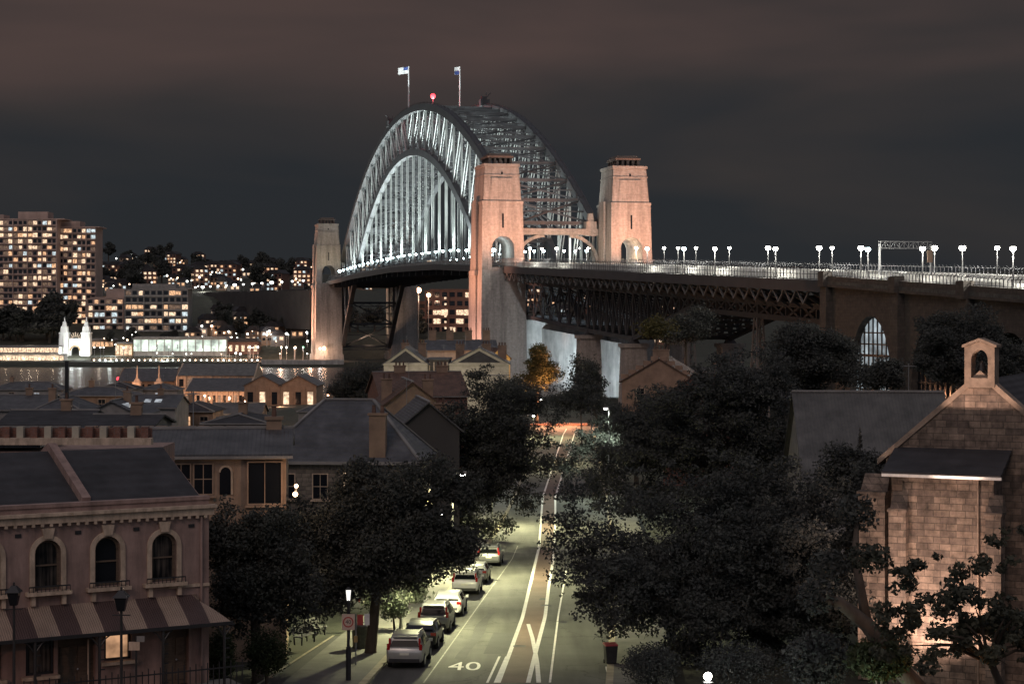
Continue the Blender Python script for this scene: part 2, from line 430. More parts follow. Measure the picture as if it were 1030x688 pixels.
M = dict(
    granite=block('granite', (0.38, 0.345, 0.31), (0.34, 0.31, 0.28), (0.29, 0.265, 0.24), 1.7, 0.62, 0.035, bump=0.4, var=0.2),
    sandstone=block('sandstone', (0.28, 0.205, 0.155), (0.135, 0.10, 0.08), (0.12, 0.095, 0.075), 0.74, 0.31, 0.016, bump=0.9, var=0.55),
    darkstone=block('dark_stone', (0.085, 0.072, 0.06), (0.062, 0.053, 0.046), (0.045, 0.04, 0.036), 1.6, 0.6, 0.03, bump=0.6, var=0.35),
    roughstone=block('rubble_stone', (0.20, 0.17, 0.14), (0.11, 0.095, 0.08), (0.09, 0.08, 0.07), 0.6, 0.3, 0.02, bump=0.8, var=0.4),
    brick=block('red_brick', (0.22, 0.09, 0.06), (0.15, 0.06, 0.045), (0.17, 0.14, 0.12), 0.24, 0.085, 0.01, bump=0.5),
    farbrick=block('brown_brick', (0.20, 0.10, 0.07), (0.16, 0.08, 0.06), (0.15, 0.11, 0.09), 1.2, 0.5, 0.03, bump=0.3),
    pink=mat('rose_render', (0.315, 0.215, 0.185), 0.9, 0.22, 1.4, 0.25, 30),
    cream=mat('cream_trim', (0.52, 0.40, 0.30), 0.85, 0.22, 2.2, 0.15, 20),
    creamwall=mat('cream_render', (0.42, 0.38, 0.30), 0.9, 0.25, 0.9, 0.2, 18),
    ochre=mat('ochre_render', (0.46, 0.30, 0.13), 0.9, 0.22, 0.9),
    tan=mat('tan_render', (0.24, 0.165, 0.115), 0.9, 0.3, 0.8),
    grey=mat('grey_render', (0.22, 0.21, 0.20), 0.9, 0.3, 0.6),
    paleconc=mat('pale_concrete', (0.48, 0.47, 0.44), 0.85, 0.25, 0.25, 0.2, 3),
    spillconc=mat('windowlit_concrete', (0.44, 0.32, 0.27), 0.85, 0.2, 0.1),  # pinkish spill from lit windows put into the concrete colour
    white=mat('white_paint', (0.74, 0.74, 0.72), 0.6, 0.12, 2.0),
    slate=roofing('slate_roof', (0.078, 0.080, 0.088), 0.3, 2),
    iron=roofing('corrugated_iron', (0.085, 0.083, 0.085), 0.22, 0, 0.55),
    ironlite=roofing('pale_corrugated_iron', (0.13, 0.125, 0.115), 0.3, 0, 0.55),
    tile=roofing('terracotta_tile', (0.12, 0.065, 0.045), 0.3, 0),
    darkroof=roofing('dark_slate_roof', (0.035, 0.033, 0.036), 0.25, 2, 0.8),
    steel=mat('lit_bridge_steel', (0.46, 0.47, 0.47), 0.55, 0.2, 0.15),  # floodlit brightness of the west web put into the steel colour
    dimsteel=mat('dim_bridge_steel', (0.24, 0.25, 0.245), 0.6, 0.25, 0.2),  # dimmer copy of the same steel, for members with less light
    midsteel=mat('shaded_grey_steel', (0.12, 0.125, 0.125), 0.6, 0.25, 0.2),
    darksteel=mat('dark_bridge_steel', (0.055, 0.056, 0.06), 0.6, 0.25, 0.2),  # dark copy, carries the unlit look of chords and bracing
    iron_black=mat('black_iron', (0.02, 0.02, 0.022), 0.5, 0.3, 4),
    pole=mat('galvanised_pole', (0.22, 0.22, 0.22), 0.5, 0.2, 3, metal=0.4),
    wood=mat('weathered_wood', (0.12, 0.085, 0.06), 0.8, 0.35, 3, stretch=(1, 1, 6)),
    bark=mat('bark', (0.075, 0.058, 0.045), 0.95, 0.45, 2.0, 0.9, 9, stretch=(1, 1, 0.35)),
    asphalt=worn_asphalt('asphalt', (0.092, 0.091, 0.082)), curtain=curtained('curtained_window'), glowasphalt=mat('tail_glow_asphalt', (0.135, 0.092, 0.075), 0.85, 0.25, 0.5, 0.3, 30),  # last one: tail-light glow put into the reddish asphalt colour
    patch=mat('asphalt_patch', (0.058, 0.058, 0.056), 0.85, 0.2, 0.8, 0.3, 30),
    path=mat('footpath_paving', (0.15, 0.145, 0.13), 0.9, 0.3, 0.8, 0.2, 12),
    kerb=mat('sandstone_kerb', (0.30, 0.26, 0.19), 0.9, 0.4, 1.6, 0.4, 9),
    ground=mat('garden_soil_and_lawn', (0.042, 0.045, 0.03), 0.95, 0.5, 0.3, 0.5, 6),
    lanternstone=mat('dark_brown_granite', (0.13, 0.10, 0.085), 0.9, 0.3, 0.4),  # darker brown granite for the tower lanterns
    fadedline=mat('worn_road_paint', (0.24, 0.235, 0.21), 0.7, 0.5, 2.0),
    line=mat('road_paint_and_trail', (0.72, 0.70, 0.66), 0.6, 0.2, 3.0),
    trailbrick=block('tail_trail_brick', (0.24, 0.115, 0.08), (0.17, 0.085, 0.062), (0.12, 0.10, 0.09), 0.4, 0.2, 0.012, bump=0.3, flat=True),  # red brick tone imitates a tail-light trail
    glass=glass('dark_glass'),
    carglass=glass('car_glass', (0.006, 0.007, 0.008), 0.04, 0.08),
    tyre=mat('tyre_rubber', (0.015, 0.015, 0.015), 0.9, 0.2, 8),
    rim=mat('alloy_rim', (0.45, 0.45, 0.46), 0.35, 0.1, 6, metal=0.8),
    redlens=glass('red_lens', (0.30, 0.012, 0.012), 0.15),
    clearlens=glass('clear_lens', (0.5, 0.5, 0.5), 0.1),
    plateP=mat('plate_metal', (0.65, 0.64, 0.55), 0.5, 0.1, 6),
    w_warm=lit_pane('warm_lit_room', (1.0, 0.70, 0.46), 1.15, 0.9),
    w_amber=lit_pane('amber_lit_room', (1.0, 0.56, 0.30), 0.95, 0.9),
    w_cool=lit_pane('cool_lit_room', (0.80, 0.95, 1.0), 0.8, 0.9),
    w_dim=lit_pane('dim_lit_room', (1.0, 0.62, 0.40), 0.16, 0.9),
    w_pale=lit_pane('pale_lit_hall', (0.80, 0.93, 1.0), 0.42, 0.35),
    w_shade=lit_pane('lamplit_blind', (1.0, 0.55, 0.30), 0.45, 1.2),
    w_pale2=lit_pane('pale_lit_room', (0.85, 0.92, 1.0), 0.35, 1.2),
    tanlit=mat('warm_render', (0.34, 0.24, 0.175), 0.9, 0.25, 1.0, 0.2, 18),  # warm, paler tan render
    browntan=mat('brown_render', (0.26, 0.17, 0.12), 0.9, 0.3, 0.6),
    rustbrick=block('stained_brick', (0.17, 0.10, 0.075), (0.09, 0.06, 0.05), (0.10, 0.085, 0.075), 0.3, 0.1, 0.012, var=0.5),
    awn_pale=roofing('awning_pale', (0.30, 0.22, 0.17), 0.09, 0, 0.6, 0.25),
    awn_dark=roofing('awning_dark', (0.075, 0.045, 0.042), 0.09, 0, 0.6, 0.25),
    hallroof=roofing('hall_iron_roof', (0.10, 0.095, 0.088), 0.24, 0, 0.6, 0.18),
    stonetrim=mat('dressed_sandstone', (0.27, 0.20, 0.15), 0.9, 0.35, 2.5, 0.3, 14),
    figsilver=leafmat('silver_leaves', (0.03, 0.032, 0.03), (0.12, 0.12, 0.11), 3.0),
    signface=mat('sign_face', (0.60, 0.45, 0.36), 0.5, 0.08, 4),
    signred=mat('sign_red', (0.42, 0.06, 0.05), 0.5, 0.1, 4),
    lidred=mat('red_bin_lid', (0.35, 0.04, 0.05), 0.5, 0.15, 5),
    binbody=mat('bin_grey_green', (0.09, 0.095, 0.08), 0.6, 0.3, 6),
    lampw_dim=glow('lantern_glow', (1.0, 0.97, 0.9), 1.2),
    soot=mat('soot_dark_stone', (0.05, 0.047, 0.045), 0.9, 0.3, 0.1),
    w_hall=lit_pane('bright_hall_glazing', (0.86, 1.0, 0.86), 1.0, 0.12),
    lampw=glow('white_lamp', (1.0, 0.97, 0.86), 60.0),
    lampb=glow('blue_white_lamp', (0.72, 0.95, 1.0), 34.0),
    lampo=glow('sodium_lamp', (1.0, 0.55, 0.30), 16.0),
    lampfar=glow('distant_lamp', (0.95, 0.97, 0.90), 6.0),
    lampfaro=glow('distant_sodium_lamp', (1.0, 0.66, 0.42), 5.0),
    lampgreen=glow('green_lamp', (0.25, 1.0, 0.55), 3.0),
    lampred=glow('red_lamp', (1.0, 0.03, 0.05), 4.0),
    fig=leafmat('fig_leaves', (0.048, 0.051, 0.050), (0.092, 0.096, 0.084)),
    figbroad=leafmat('broad_leaves', (0.045, 0.048, 0.038), (0.10, 0.10, 0.07)),
    plane=leafmat('plane_leaves', (0.048, 0.051, 0.049), (0.092, 0.096, 0.080)),
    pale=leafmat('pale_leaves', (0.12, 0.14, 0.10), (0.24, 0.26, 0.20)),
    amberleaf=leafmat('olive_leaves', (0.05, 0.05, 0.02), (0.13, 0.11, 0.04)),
    hedge=leafmat('hedge_leaves', (0.025, 0.032, 0.016), (0.07, 0.085, 0.035)),
)

streaked(M['granite'], .34, .45, .04); streaked(M['pink'], .34, 1.6, .22); streaked(M['sandstone'], .42, 1.1, .16); streaked(M['cream'], .35, 3, .8)
streaked(M['paleconc'], .35, .35, .06); streaked(M['tanlit'], .3, 1.2, .2); streaked(M['spillconc'], .2, .12, .02)
for k_ in ('iron', 'slate', 'tile', 'hallroof', 'darkroof', 'ironlite'): streaked(M[k_], .4, .7, .5)

def light(kind, loc, energy, col=(1, 1, 1), size=0.3, aim=None, cone=60, blend=0.6, parent=None, name='lamp_light'):
    d = bpy.data.lights.new(name, kind)
    d.energy = energy; d.color = col
    if kind in ('POINT', 'SPOT'): d.shadow_soft_size = size
    if kind == 'SPOT': d.spot_size = R(cone); d.spot_blend = blend
    o = bpy.data.objects.new(name, d); C.objects.link(o)
    o.location = loc
    if aim is not None:
        o.rotation_euler = (Vector(aim) - Vector(loc)).to_track_quat('-Z', 'Y').to_euler()
    if parent: o.parent = parent
    return o

# ------------------------------------------------------------------ ground, water, street
ZR = [(-200, 31.0), (0, 30.2), (20, 25.2), (60, 16.0), (92, 14.6), (125, 13.1), (157, 11.6), (200, 10.0), (250, 9.0), (300, 8.3), (400, 7.5),
      (500, 7.0), (640, 4.0), (690, 2.0), (715, -4), (1140, -4), (1170, 2.6), (1230, 3.2), (1320, 14), (1500, 36), (1800, 58), (2300, 84), (3000, 92), (9000, 70)]
XR = [(40, -4.4), (60, -3.2), (92, -1.2), (157, 2.7), (230, 5.6), (395, 11.0), (440, 12.5), (520, 15)]
HALF = 5.85
HL = 5.25      # the left kerb stands a little nearer the crown of the road
def zr(Y): return interp(Y, ZR)
def xr(Y): return interp(Y, XR)
def gz(x, Y):
    z = zr(Y)
    if 480 < Y < 720 and x < -60:        # Walsh Bay: the shore lies nearer on the left
        z = min(z, interp(Y + (-60 - x) * 0.6, [(480, 7), (640, 3), (700, -4), (3000, -4)]))
    if Y > 1230:
        z += 7 * math.sin(x * 0.006 + Y * 0.002) + 5 * math.sin(x * 0.017 - Y * 0.004) * min(1, (Y - 1230) / 300)
        z += interp(x, [(-600, 8), (-330, 0), (0, 0), (300, -8)])
    return z

def sheet(xs, ys, zf):
    mb = MB()
    mb.v = [(x, y, zf(x, y)) for y in ys for x in xs]
    n = len(xs)
    mb.f = [(j * n + i, j * n + i + 1, (j + 1) * n + i + 1, (j + 1) * n + i) for j in range(len(ys) - 1) for i in range(n - 1)]
    return mb
xs = [-6000, -3000, -1600, -900, -600, -450, -330, -240, -180, -130, -90, -60, -45, -30, -22, -16, -11, -8, -5, -2, 2, 5, 8, 11, 16, 22, 30, 45, 60, 90, 140, 220, 330, 600, 1200, 3000, 6000]
ys = [-200, -60, -20, 0, 10, 20, 40, 60, 70, 80, 92, 105, 125, 140, 157, 178, 200, 225, 250, 275, 300, 350, 400, 450, 500, 550, 600, 640, 690, 715, 800, 1000, 1140, 1170, 1230, 1280, 1320, 1400, 1500, 1650, 1800, 2000, 2300, 2600, 3000, 4000, 6000, 9000, 14000]
structure(sheet(xs, ys, lambda x, y: gz(x, y) - 0.16 if y < 520 else gz(x, y)), 'ground', M['ground'])

wm = bpy.data.materials.new('harbour_water')
t, b = nodes(wm)
b.inputs['Base Color'].default_value = (0.010, 0.013, 0.016, 1); b.inputs['Roughness'].default_value = 0.27
N = t.nodes.new
tc = N('ShaderNodeTexCoord'); mp_ = N('ShaderNodeMapping'); mp_.inputs['Scale'].default_value = (0.10, 0.35, 1)
n1 = N('ShaderNodeTexNoise'); n1.inputs['Scale'].default_value = 1.0; n1.inputs['Detail'].default_value = 4
bp = N('ShaderNodeBump'); bp.inputs['Strength'].default_value = 0.35; bp.inputs['Distance'].default_value = 0.6
t.links.new(tc.outputs['Object'], mp_.inputs[0]); t.links.new(mp_.outputs[0], n1.inputs['Vector']); t.links.new(n1.outputs['Fac'], bp.inputs['Height']); t.links.new(bp.outputs[0], b.inputs['Normal'])
structure(MB().add([(-6000, 480, 0), (6000, 480, 0), (6000, 1400, 0), (-6000, 1400, 0)], [(0, 1, 2, 3)]), 'water', wm)

def strip(y0, y1, off0, off1, dz, step=4.0, xf=xr):
    """a ribbon along the street between two sideways offsets (numbers or functions of distance)"""
    mb = MB()
    n = max(2, int(abs(y1 - y0) / step) + 1)
    f0 = off0 if callable(off0) else (lambda y: off0)
    f1 = off1 if callable(off1) else (lambda y: off1)
    for i in range(n):
        y = y0 + (y1 - y0) * i / (n - 1)
        z = zr(y) + dz
        mb.v += [(xf(y) + f0(y), y, z), (xf(y) + f1(y), y, z)]
    mb.f = [(2 * i, 2 * i + 1, 2 * i + 3, 2 * i + 2) for i in range(n - 1)]
    return mb
def kerbstrip(y0, y1, off, w, h=0.13):
    mb = MB()
    n = int((y1 - y0) / 2.0) + 1
    for i in range(n):
        y = y0 + (y1 - y0) * i / (n - 1); z = zr(y); x = xr(y) + off
        mb.v += [(x, y, z - .2), (x, y, z + h), (x + w, y, z + h), (x + w, y, z - .2)]
    for i in range(n - 1):
        a = 4 * i
        mb.f += [(a, a + 1, a + 5, a + 4), (a + 1, a + 2, a + 6, a + 5), (a + 2, a + 3, a + 7, a + 6)]
    return mb
structure(strip(40, 405, -HL, HALF, 0.0), 'road', M['asphalt'])
# cross street at the foot of the hill, tail-light trail built as brick strip
structure(MB().add([(-60, 405, zr(405)), (90, 405, zr(405)), (90, 417, zr(417)), (-60, 417, zr(417))], [(0, 1, 2, 3)]), 'cross_street', M['asphalt'])
structure(MB().box((9.5, 420, zr(417) + 0.1), (26, 5.5, 0.5)), 'tail_trail_strip', M['trailbrick'])
structure(kerbstrip(60, 404, -HL - 0.35, 0.35), 'kerb', M['kerb'])
structure(kerbstrip(60, 404, HALF, 0.35), 'kerb', M['kerb'])
structure(strip(60, 404, -HL - 3.9, -HL - 0.35, 0.12), 'footpath', M['path'])
structure(strip(60, 404, HALF + 0.35, HALF + 3.2, 0.12), 'footpath', M['path'])
# side lane on the left with its pale edging
def lane(p0, p1, w, dz):
    mb = MB(); n = 8
    d = (Vector(p1) - Vector(p0)); s = Vector((d.y, -d.x)).normalized() * w
    for i in range(n):
        q = Vector(p0) + d * i / (n - 1)
        mb.v += [(q.x, q.y, zr(q.y) + dz), (q.x + s.x, q.y + s.y, zr(q.y) + dz)]
    mb.f = [(2 * i, 2 * i + 1, 2 * i + 3, 2 * i + 2) for i in range(n - 1)]
    return mb
structure(lane((-11.8, 86), (-9.9, 105), 2.6, 0.05), 'path', M['patch'])
structure(lane((-11.95, 86), (-10.05, 105), 0.15, 0.09), 'path_edging', M['kerb'])

# car light trails painted as white lines, tail-light glow as a reddish strip
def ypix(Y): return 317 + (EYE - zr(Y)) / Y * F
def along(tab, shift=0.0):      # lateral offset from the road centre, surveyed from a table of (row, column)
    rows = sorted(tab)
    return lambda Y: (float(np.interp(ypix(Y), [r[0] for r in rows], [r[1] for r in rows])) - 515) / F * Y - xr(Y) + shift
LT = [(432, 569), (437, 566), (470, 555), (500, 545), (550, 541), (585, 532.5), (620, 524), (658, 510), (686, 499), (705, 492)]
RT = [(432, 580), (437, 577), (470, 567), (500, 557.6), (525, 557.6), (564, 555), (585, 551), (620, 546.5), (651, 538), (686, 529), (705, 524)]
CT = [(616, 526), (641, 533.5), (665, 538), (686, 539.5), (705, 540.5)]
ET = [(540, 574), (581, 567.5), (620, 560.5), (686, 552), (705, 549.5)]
trail_left, trail_right = along(LT), along(RT)
structure(strip(88, 404, trail_left, trail_right, 0.004, 2.0), 'tail_glow_strip', M['glowasphalt'])  # red glow of tail lights put into the strip colour
def linew(y): return 0.12
for k, fn in enumerate((trail_left, trail_right)):
    structure(strip(88, 405, fn, lambda y, fn=fn: fn(y) + 0.22, 0.009, 2.0), 'road_marking_and_trail', M['line'])  # trails of moving car lights drawn as painted lines
# crossing light trail as white paint, double centre line, edge lines, parking line
structure(strip(88, 111, along(CT), along(CT, .22), 0.013, 2.0), 'road_marking_and_trail', M['line'])
structure(strip(88, 150, along(ET), along(ET, .11), 0.017, 3.0), 'road_marking_and_trail', M['line'])
DT = [(652, 505), (688, 488), (705, 480)]
for o in (0, 0.36):
    structure(strip(88, 97, along(DT, o), along(DT, o + .12), 0.006, 3.0), 'road_marking_and_trail', M['line'])
structure(strip(88, 170, -HL + 2.52, -HL + 2.59, 0.005), 'road_marking_and_trail', M['fadedline'])
structure(MB().merge(text_mb('40', 1.75), Matrix.Translation((-2.35, 93.3, zr(93.3) + 0.008)) @ Matrix.Rotation(math.atan(-0.0455), 4, 'X') @ Matrix.Diagonal((0.95, 2.3, 1, 1))), 'road_marking_and_trail', M['line'])
for (x, y, w, d) in ((1.0, 128, 2.3, 5.5), (4.2, 91, 1.3, 3.0), (5.0, 165, 2.2, 9.0), (-1.5, 98, 2.0, 9.0)):
    structure(MB().add([(x, y, zr(y) + .0035), (x + w, y, zr(y) + .0035), (x + w + d * .05, y + d, zr(y + d) + .0035), (x + d * .05, y + d, zr(y + d) + .0035)], [(0, 1, 2, 3)]), 'road_patch', M['patch'])
structure(MB().box((5.05, 91.2, zr(91) + 0.02), (0.9, 2.6, 0.06)), 'crossing_ramp', M['line'])

for x, y in ((0.4, 101), (2.2, 121), (-1.2, 138), (4.4, 150), (3.0, 112)):
    mb = MB().lathe([(.34, 0), (.36, .012), (.30, .014), (.28, .008)], (x, y, zr(y) + .004), 20)
    structure(mb, 'manhole_cover', M['iron_black'])
for k, (y0, y1, o0) in enumerate(((96, 118, -1.9), (122, 139, 1.1), (145, 170, -.6))):
    structure(strip(y0, y1, lambda y: o0 + .12 * math.sin(y * .5), lambda y: o0 + .55 + .1 * math.sin(y * .43), 0.0038, 1.5), 'trench_patch', M['patch'])

# ------------------------------------------------------------------ the harbour bridge
BR = R(12.55)
B0 = Vector((18.3, 704.3, 0))
bx_, by_ = Vector((math.cos(BR), math.sin(BR), 0)), Vector((-math.sin(BR), math.cos(BR), 0))
def bw(x, y, z): return B0 + bx_ * x + by_ * y + Vector((0, 0, z))
S0, S1 = 9.0, 516.0
NP = 28
def zl(y): t = (y - S0) / (S1 - S0); return 12 + 102 * (1 - abs(2 * t - 1) ** 2.05)
def zu(y): t = (y - S0) / (S1 - S0); return 67 + 68 * (1 - abs(2 * t - 1) ** 2.1)
def zd(y): return interp(y, [(-420, 34.4), (-330, 38.8), (-180, 44.0), (0, 50.3), (130, 54.4), (260, 56), (400, 55.4), (530, 53.5), (900, 50)])

bridge = thing('arch_bridge', 'huge floodlit steel arch bridge carrying a lamp-lined road over the harbour', 'bridge', B0, BR)
ys_ = [S0 + (S1 - S0) * i / NP for i in range(NP + 1)]
for sx_ in (-15, 15):
    up = MB(); lo = MB(); web = MB(); lace = MB(); VT = []
    for i in range(NP):
        y, y2 = ys_[i], ys_[i + 1]
        up.bar((sx_, y, zu(y)), (sx_, y2, zu(y2)), 3.0, 3.2)
        lo.bar((sx_, y, zl(y)), (sx_, y2, zl(y2)), 2.6, 3.4)
        for d in (-0.55, 0.55):
            if i < NP // 2:
                web.bar((sx_ + d, y, zu(y)), (sx_ + d, y2, zl(y2)), 0.32, 0.9)
            else:
                web.bar((sx_ + d, y, zl(y)), (sx_ + d, y2, zu(y2)), 0.32, 0.9)
        a, c = (Vector((sx_, y, zu(y))), Vector((sx_, y2, zl(y2)))) if i < NP // 2 else (Vector((sx_, y, zl(y))), Vector((sx_, y2, zu(y2))))
        n = int((a - c).length / 2.6)
        for k in range(n):
            p, q = a.lerp(c, k / n), a.lerp(c, (k + 1) / n)
            sg = 0.5 if k % 2 else -0.5
            lace.bar(p + Vector((sg, 0, 0)), q + Vector((-sg, 0, 0)), 0.16, 0.16)
    for i in range(NP + 1):
        y = ys_[i]
        VT.append(MB().bar((sx_, y, zl(y)), (sx_, y, zu(y)), 0.8, 1.0, up=(0, 1, 0)))
        lace.box((sx_, y, zu(y)), (2.0, 2.6, 2.6)); lace.box((sx_, y, zl(y)), (2.1, 3.0, 3.0))
        n = int((zu(y) - zl(y)) / 2.6)
        for k in range(n):
            z0 = zl(y) + k * 2.6; sg = 0.5 if k % 2 else -0.5
            lace.bar((sx_ + sg, y, z0), (sx_ - sg, y, z0 + 2.6), 0.16, 0.16)
    tr = web.build('truss_web', M['steel'] if sx_ < 0 else M['dimsteel'], bridge)  # lit copy on the west web, dim copy on the east
    for v_ in VT: v_.build('truss_vertical', M['dimsteel'], tr)
    up.build('upper_chord', M['darksteel'], tr)
    lo.build('lower_chord', M['darksteel'], tr)
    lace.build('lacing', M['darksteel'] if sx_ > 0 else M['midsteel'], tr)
    for i in range(NP + 1):
        y = ys_[i]
        if zl(y) > zd(y) + 5:
            h = MB()
            for d in (-0.35, 0.35): h.bar((sx_ + d, y, zd(y) - 1), (sx_ + d, y, zl(y)), 0.30, 0.7, up=(0, 1, 0))
            h.build('hanger', M['dimsteel'], bridge)
        elif zl(y) < zd(y) - 8:
            h = MB(); h.bar((sx_, y, zl(y)), (sx_, y, zd(y) - 3), 1.2, 1.2)
            h.build('spandrel_column', M['darksteel'], bridge)
for nm, zf, wd in (('upper_lateral_bracing', zu, .8), ('lower_lateral_bracing', zl, .8)):
    mb = MB()
    for i in range(NP + 1):
        y = ys_[i]
        if nm[0] == 'l' and abs(zl(y) - zd(y)) < 7:
            if mb.v: mb.build(nm, M['darksteel'], bridge); mb = MB()
            continue
        mb.bar((-15, y, zf(y)), (15, y, zf(y)), wd, 1.3); mb.bar((-15, y, zf(y) - 2.2), (15, y, zf(y) - 2.2), .4, .5)
        for k in range(6): mb.bar((-15 + 5 * k, y, zf(y) - (2.2 if k % 2 else 0)), (-10 + 5 * k, y, zf(y) - (0 if k % 2 else 2.2)), .3)
        if i < NP:
            y2 = ys_[i + 1]
            if nm[0] == 'l' and abs(zl(y2) - zd(y2)) < 7: continue
            for s in (-1, 1):
                mb.bar((-15 * s, y, zf(y)), (0, (y + y2) / 2, (zf(y) + zf(y2)) / 2), .45, .7)
                mb.bar((15 * s, y2, zf(y2)), (0, (y + y2) / 2, (zf(y) + zf(y2)) / 2), .45, .7)
            mb.bar((-15, (y + y2) / 2, (zf(y) + zf(y2)) / 2), (15, (y + y2) / 2, (zf(y) + zf(y2)) / 2), .35, .5)
    mb.build(nm, M['darksteel'], bridge)
sw = MB()
for i in range(2, NP - 1, 1):
    y = ys_[i]; a, c = zl(y), zu(y)
    if a < zd(y) + 8: a = zd(y) + 12
    if c - a < 8: continue
    sw.bar((-15, y, a), (15, y, c), .4, .6); sw.bar((15, y, a), (-15, y, c), .4, .6)
    sw.bar((-15, y, (a + c) / 2), (15, y, (a + c) / 2), .4, .6)
sw.build('sway_frame', M['darksteel'], bridge)
# walkway stairs and rails on top of the upper chords
for sx_ in (-15, 15):
    wk = MB()
    for d in (-.9, .9):
        for i in range(NP * 2):
            y = S0 + (S1 - S0) * i / (NP * 2); y2 = S0 + (S1 - S0) * (i + 1) / (NP * 2)
            wk.bar((sx_ + d, y, zu(y) + 2.2), (sx_ + d, y2, zu(y2) + 2.2), .14)
            wk.bar((sx_ + d, y, zu(y) + .8), (sx_ + d, y, zu(y) + 2.2), .14)
    wk.build('arch_walkway_rail', M['darksteel'], bridge)
# deck
def deck_run(y0, y1, xa, xb, ztop, thick, step=9.0, zf=zd):
    mb = MB(); n = max(2, int((y1 - y0) / step) + 1)
    for i in range(n):
        y = y0 + (y1 - y0) * i / (n - 1); z = zf(y) + ztop
        mb.v += [(xa, y, z - thick), (xa, y, z), (xb, y, z), (xb, y, z - thick)]
    for i in range(n - 1):
        a = 4 * i
        for k in range(4): mb.f.append((a + k, a + (k + 1) % 4, a + 4 + (k + 1) % 4, a + 4 + k))
    mb.f += [(0, 1, 2, 3), (4 * n - 4, 4 * n - 3, 4 * n - 2, 4 * n - 1)]
    return mb
DW = 24.4
deck_run(-325, 525, -DW, DW, 0, 0.7).build('deck', M['asphalt'], bridge)
for s in (-1, 1):
    deck_run(-325, 525, s * DW - (0.3 if s < 0 else 0), s * DW + (0 if s < 0 else 0.3), -0.05, 2.4).build('edge_girder', M['darksteel'], bridge)
cg = MB()
for i in range(NP + 1):
    y = ys_[i]; z = zd(y) - 0.75
    cg.box((0, y, z - 1.9), (46, .9, 3.6))
    if i < NP:
        y2 = ys_[i + 1]
        for x in (-15, -9, -3, 3, 9, 15): cg.bar((x, y, z - 1), (x, y2, zd(y2) - 1.75), .5, 1.6)
cg.build('cross_girder', M['darksteel'], bridge)
bb = MB()
for y0 in np.arange(-312, 0, 7.4):      # cantilever brackets under the approach footway
    for s in (-1, 1):
        z = zd(y0)
        bb.bar((s * 24.0, y0, z - 2.2), (s * 17.5, y0, z - 6.2), .4, .55)
        bb.bar((s * 24.0, y0, z - 2.0), (s * 24.0, y0 + 3.7, z - 5.0), .35, .4)
        bb.bar((s * 24.0, y0 + 3.7, z - 5.0), (s * 24.0, y0 + 7.4, z - 2.0), .35, .4)
        bb.box((0, y0, z - 1.6), (47, .6, 1.6)) if s > 0 else None
bb.build('footway_bracket', M['midsteel'], bridge)
# railings: fine posts and two rails on both edges, pale added barriers inside
for s in (-1, 1):
    rl = MB()
    x = s * (DW - 0.2)
    for y in np.arange(-325, 525, 2.0):
        z = zd(y); rl.bar((x, y, z), (x, y, z + 2.6), .14, .14)
        rl.bar((x, y, z + 2.6), (x - s * .5, y, z + 3.1), .12, .12)
    for y in np.arange(-325, 525, 8.0):
        for h in (.2, 1.25, 2.6): rl.bar((x, y, zd(y) + h), (x, min(y + 8, 525), zd(min(y + 8, 525)) + h), .12, .14)
    rl.build('railing', M['darksteel'], bridge)
for x in (-19.5, -9.0, 3.0, 19.5):
    deck_run(-325, 525, x - .2, x + .2, 1.75 if x == -19.5 else 1.35, 1.75 if x == -19.5 else 1.35).build('added_trail_barrier', M['paleconc'], bridge)  # added pale barriers stand in for headlight trails

# approach spans: deep trusses on paired granite piers
PIERS = [(-97, 27.0), (-149, 25.0), (-202, 23.0), (-256, 21.0), (-322, 20.0)]
spans = [(-8, 31.0)] + PIERS[:4]
ends = PIERS
for (ya, za), (yb, zb) in zip([(-8, 31.5)] + PIERS[:4], PIERS):
    t_ = thing('approach_span', 'steel lattice approach span under the road between pier at %d metres' % -ya, 'bridge span', bw(0, 0, 0), BR)
    t_['label'] = {-8: 'first lattice truss span, red lit lower edge, beside the near stone tower', -97: 'second dark lattice truss span, between the two granite pier pairs',
                   -149: 'third lattice truss span, right of the granite piers, above the gabled house', -202: 'fourth lattice truss span, half hidden by trees, before the trestle legs',
                   -256: 'last lattice truss span, ending at the stone arch viaduct'}[ya]
    if ya < -140: zb = zd(yb) - 9.5; za = zd(ya) - 9.5 if ya < -150 else za
    n = 7
    for x in (-15, 15):
        ch = MB(); ct = MB(); wb = MB()
        for k in range(n):
            y0 = ya + (yb - ya) * k / n; y1 = ya + (yb - ya) * (k + 1) / n
            b0 = za + (zb - za) * k / n; b1 = za + (zb - za) * (k + 1) / n
            t0, t1 = zd(y0) - 6.2, zd(y1) - 6.2
            ch.bar((x, y0, b0), (x, y1, b1), 1.0, 1.3); ct.bar((x, y0, t0), (x, y1, t1), .9, 1.2)
            wb.bar((x, y0, b0), (x, y0, t0), .6, .7)
            ym = (y0 + y1) / 2; 
            wb.bar((x, y0, b0), (x, y1, t1), .45, .6); wb.bar((x, y0, t0), (x, y1, b1), .45, .6)
        wb.bar((x, yb + .5, zb), (x, yb + .5, zd(yb) - 6), .6, .7)
        ch.build('lower_chord', M['darksteel'], t_); ct.build('upper_chord', M['darksteel'], t_); wb.build('lattice', M['darksteel'], t_)
    fl = MB()
    for k in range(n + 1):
        y0 = ya + (yb - ya) * k / n; b0 = za + (zb - za) * k / n
        fl.bar((-15, y0, b0), (15, y0, b0), .5, .6)
        fl.bar((-15, y0, zd(y0) - 6.2), (15, y0, zd(y0) - 6.2), .5, .6); fl.bar((-15, y0, zd(y0) - 6), (15, y0, b0), .4, .5)
    fl.build('floor_beam', M['darksteel'], t_)
